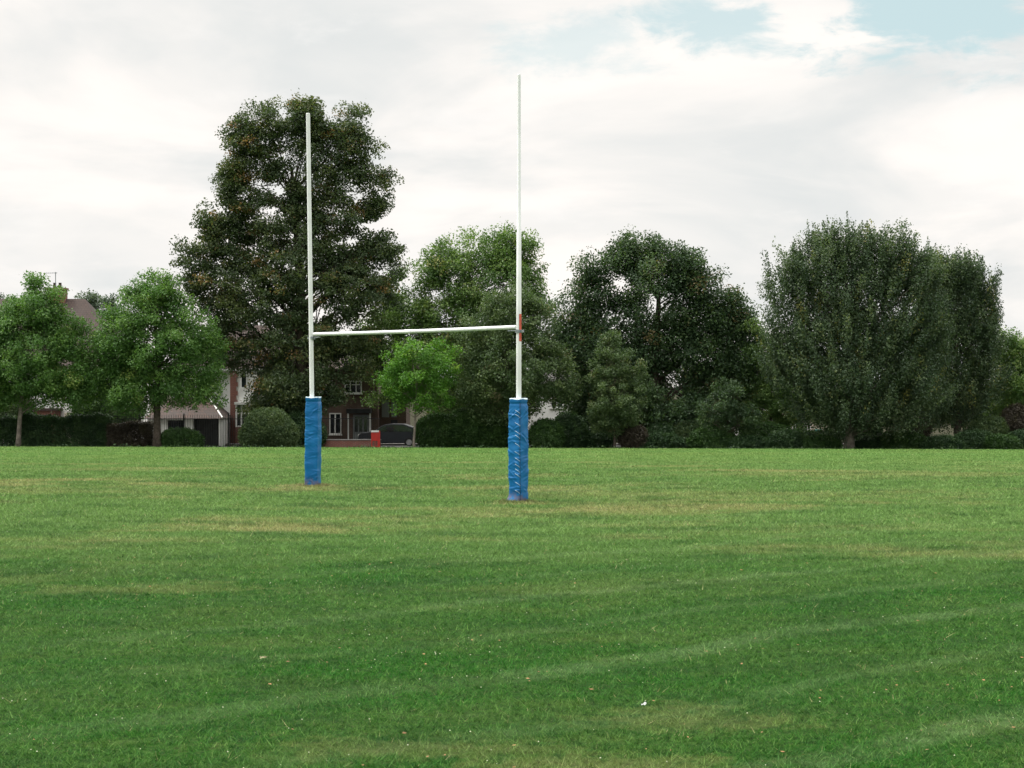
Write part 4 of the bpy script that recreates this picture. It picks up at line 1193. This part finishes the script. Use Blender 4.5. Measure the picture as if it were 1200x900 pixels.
print('FACES', sum(len(o.data.polygons) for o in bpy.data.objects if o.type == 'MESH'))
# ------------------------------------------------------------------ sky, sun, camera
SUN_EL, SUN_AZ = R(58), R(285)      # azimuth clockwise from +Y
w = bpy.data.worlds.new('World'); S.world = w; w.use_nodes = True
nt = w.node_tree; nt.nodes.clear()
out = N(nt, 'ShaderNodeOutputWorld'); bg = N(nt, 'ShaderNodeBackground'); bg.inputs['Strength'].default_value = .1
sky = N(nt, 'ShaderNodeTexSky', sky_type='NISHITA'); sky.sun_disc = False; sky.sun_elevation = SUN_EL; sky.sun_rotation = SUN_AZ
tc = N(nt, 'ShaderNodeTexCoord'); D = tc.outputs['Generated']
sp = N(nt, 'ShaderNodeSeparateXYZ'); nt.links.new(D, sp.inputs[0])
dx, dy, dz = sp.outputs
zc = mth(nt, 'MAXIMUM', dz, 0.0)
den = mth(nt, 'ADD', zc, .16)
cv = N(nt, 'ShaderNodeCombineXYZ'); nt.links.new(mth(nt, 'DIVIDE', dx, den), cv.inputs[0]); nt.links.new(mth(nt, 'DIVIDE', dy, den), cv.inputs[1])
PC = cv.outputs[0]
big = noise_of(nt, PC, 1.1, 7, .52, .5)
mp = N(nt, 'ShaderNodeMapping'); mp.inputs['Scale'].default_value = (1, 1, 2.6); mp.inputs['Location'].default_value = (3.1, 1.7, .4); nt.links.new(D, mp.inputs[0])
soft = noise_of(nt, mp.outputs[0], 4.2, 6, .5, .6)
fine = noise_of(nt, mp.outputs[0], 11, 6, .55, .4)
shade = mth(nt, 'ADD', mth(nt, 'MULTIPLY', mapr(nt, big, .43, .59), .45), mth(nt, 'MULTIPLY', mapr(nt, soft, .36, .60), .55))
cloud = mix(nt, shade, (7.1, 7.3, 7.25), (9.7, 9.2, 8.75))
cloud = mix(nt, mth(nt, 'MULTIPLY', mapr(nt, fine, .5, .72), .5), cloud, (9.5, 9.2, 8.9))
# brighter overhead, as an overcast sky is
up_ = mapr(nt, dz, .27, .85, 1.0, 2.8)
# unseen sky shaped for the light: brightened round the sun, dimmed behind the camera
dt = N(nt, 'ShaderNodeVectorMath', operation='DOT_PRODUCT'); nt.links.new(D, dt.inputs[0])
dt.inputs[1].default_value = (math.sin(SUN_AZ) * math.cos(SUN_EL), math.cos(SUN_AZ) * math.cos(SUN_EL), math.sin(SUN_EL))
glow = mapr(nt, dt.outputs['Value'], .6, 1.0, 1.0, 1.8)
back_ = mapr(nt, dy, -.05, -.6, 1.0, .85)
up_ = mth(nt, 'MULTIPLY', mth(nt, 'MULTIPLY', up_, glow), back_)
cm = N(nt, 'ShaderNodeVectorMath', operation='SCALE'); nt.links.new(cloud, cm.inputs[0]); nt.links.new(up_, cm.inputs['Scale'])
# a break in the cloud high on the right
def skyblob(px, py, rx, ry):
    vx, vz = (px - 600) / F, (HZ - py) / F
    a = mth(nt, 'DIVIDE', mth(nt, 'SUBTRACT', mth(nt, 'DIVIDE', dx, mth(nt, 'MAXIMUM', dy, .05)), vx), rx / F)
    b = mth(nt, 'DIVIDE', mth(nt, 'SUBTRACT', mth(nt, 'DIVIDE', dz, mth(nt, 'MAXIMUM', dy, .05)), vz), ry / F)
    return mth(nt, 'SQRT', mth(nt, 'ADD', mth(nt, 'MULTIPLY', a, a), mth(nt, 'MULTIPLY', b, b)))
wob = mth(nt, 'MULTIPLY', mth(nt, 'SUBTRACT', noise_of(nt, mp.outputs[0], 16, 8, .62, .3), .5), 3.4)
m1 = mapr(nt, mth(nt, 'ADD', skyblob(1090, 12, 120, 62), wob), 1.35, .6)
m2 = mapr(nt, mth(nt, 'ADD', skyblob(830, 30, 100, 34), wob), 1.25, .4, 0, .85)
m3 = mapr(nt, mth(nt, 'ADD', skyblob(680, 50, 90, 40), wob), 1.4, .3, 0, .55)
hole = mth(nt, 'MULTIPLY', mth(nt, 'MAXIMUM', mth(nt, 'MAXIMUM', m1, m2), m3), mapr(nt, dy, .1, .4))
skyc = mix(nt, .78, sky.outputs[0], (6.3, 7.9, 7.85))
fin = mix(nt, hole, cm.outputs[0], skyc)
nt.links.new(fin, bg.inputs['Color']); nt.links.new(bg.outputs[0], out.inputs[0])

sl = bpy.data.lights.new('sun', 'SUN'); sl.energy = 2.2; sl.angle = R(14); sl.color = (1, .94, .84)
so = bpy.data.objects.new('sun', sl); COL.objects.link(so)
sd = Vector((math.sin(SUN_AZ) * math.cos(SUN_EL), math.cos(SUN_AZ) * math.cos(SUN_EL), math.sin(SUN_EL)))
so.rotation_euler = sd.to_track_quat('Z', 'Y').to_euler()
so.location = sd * 60

cam = bpy.data.cameras.new('camera'); co = bpy.data.objects.new('camera', cam); COL.objects.link(co)
co.location = (0, 0, CAMH); co.rotation_euler = (R(90), 0, 0)
cam.sensor_width = 36; cam.lens = F / 1200 * 36; cam.shift_y = 2 / 1200.
cam.clip_end = 6000; cam.clip_start = .1
S.camera = co
S.render.engine = 'CYCLES'
S.cycles.max_bounces = 6; S.cycles.diffuse_bounces = 3; S.cycles.transmission_bounces = 4
S.view_settings.view_transform = 'Standard'; S.view_settings.look = 'None'; S.view_settings.exposure = .15; S.view_settings.gamma = 1
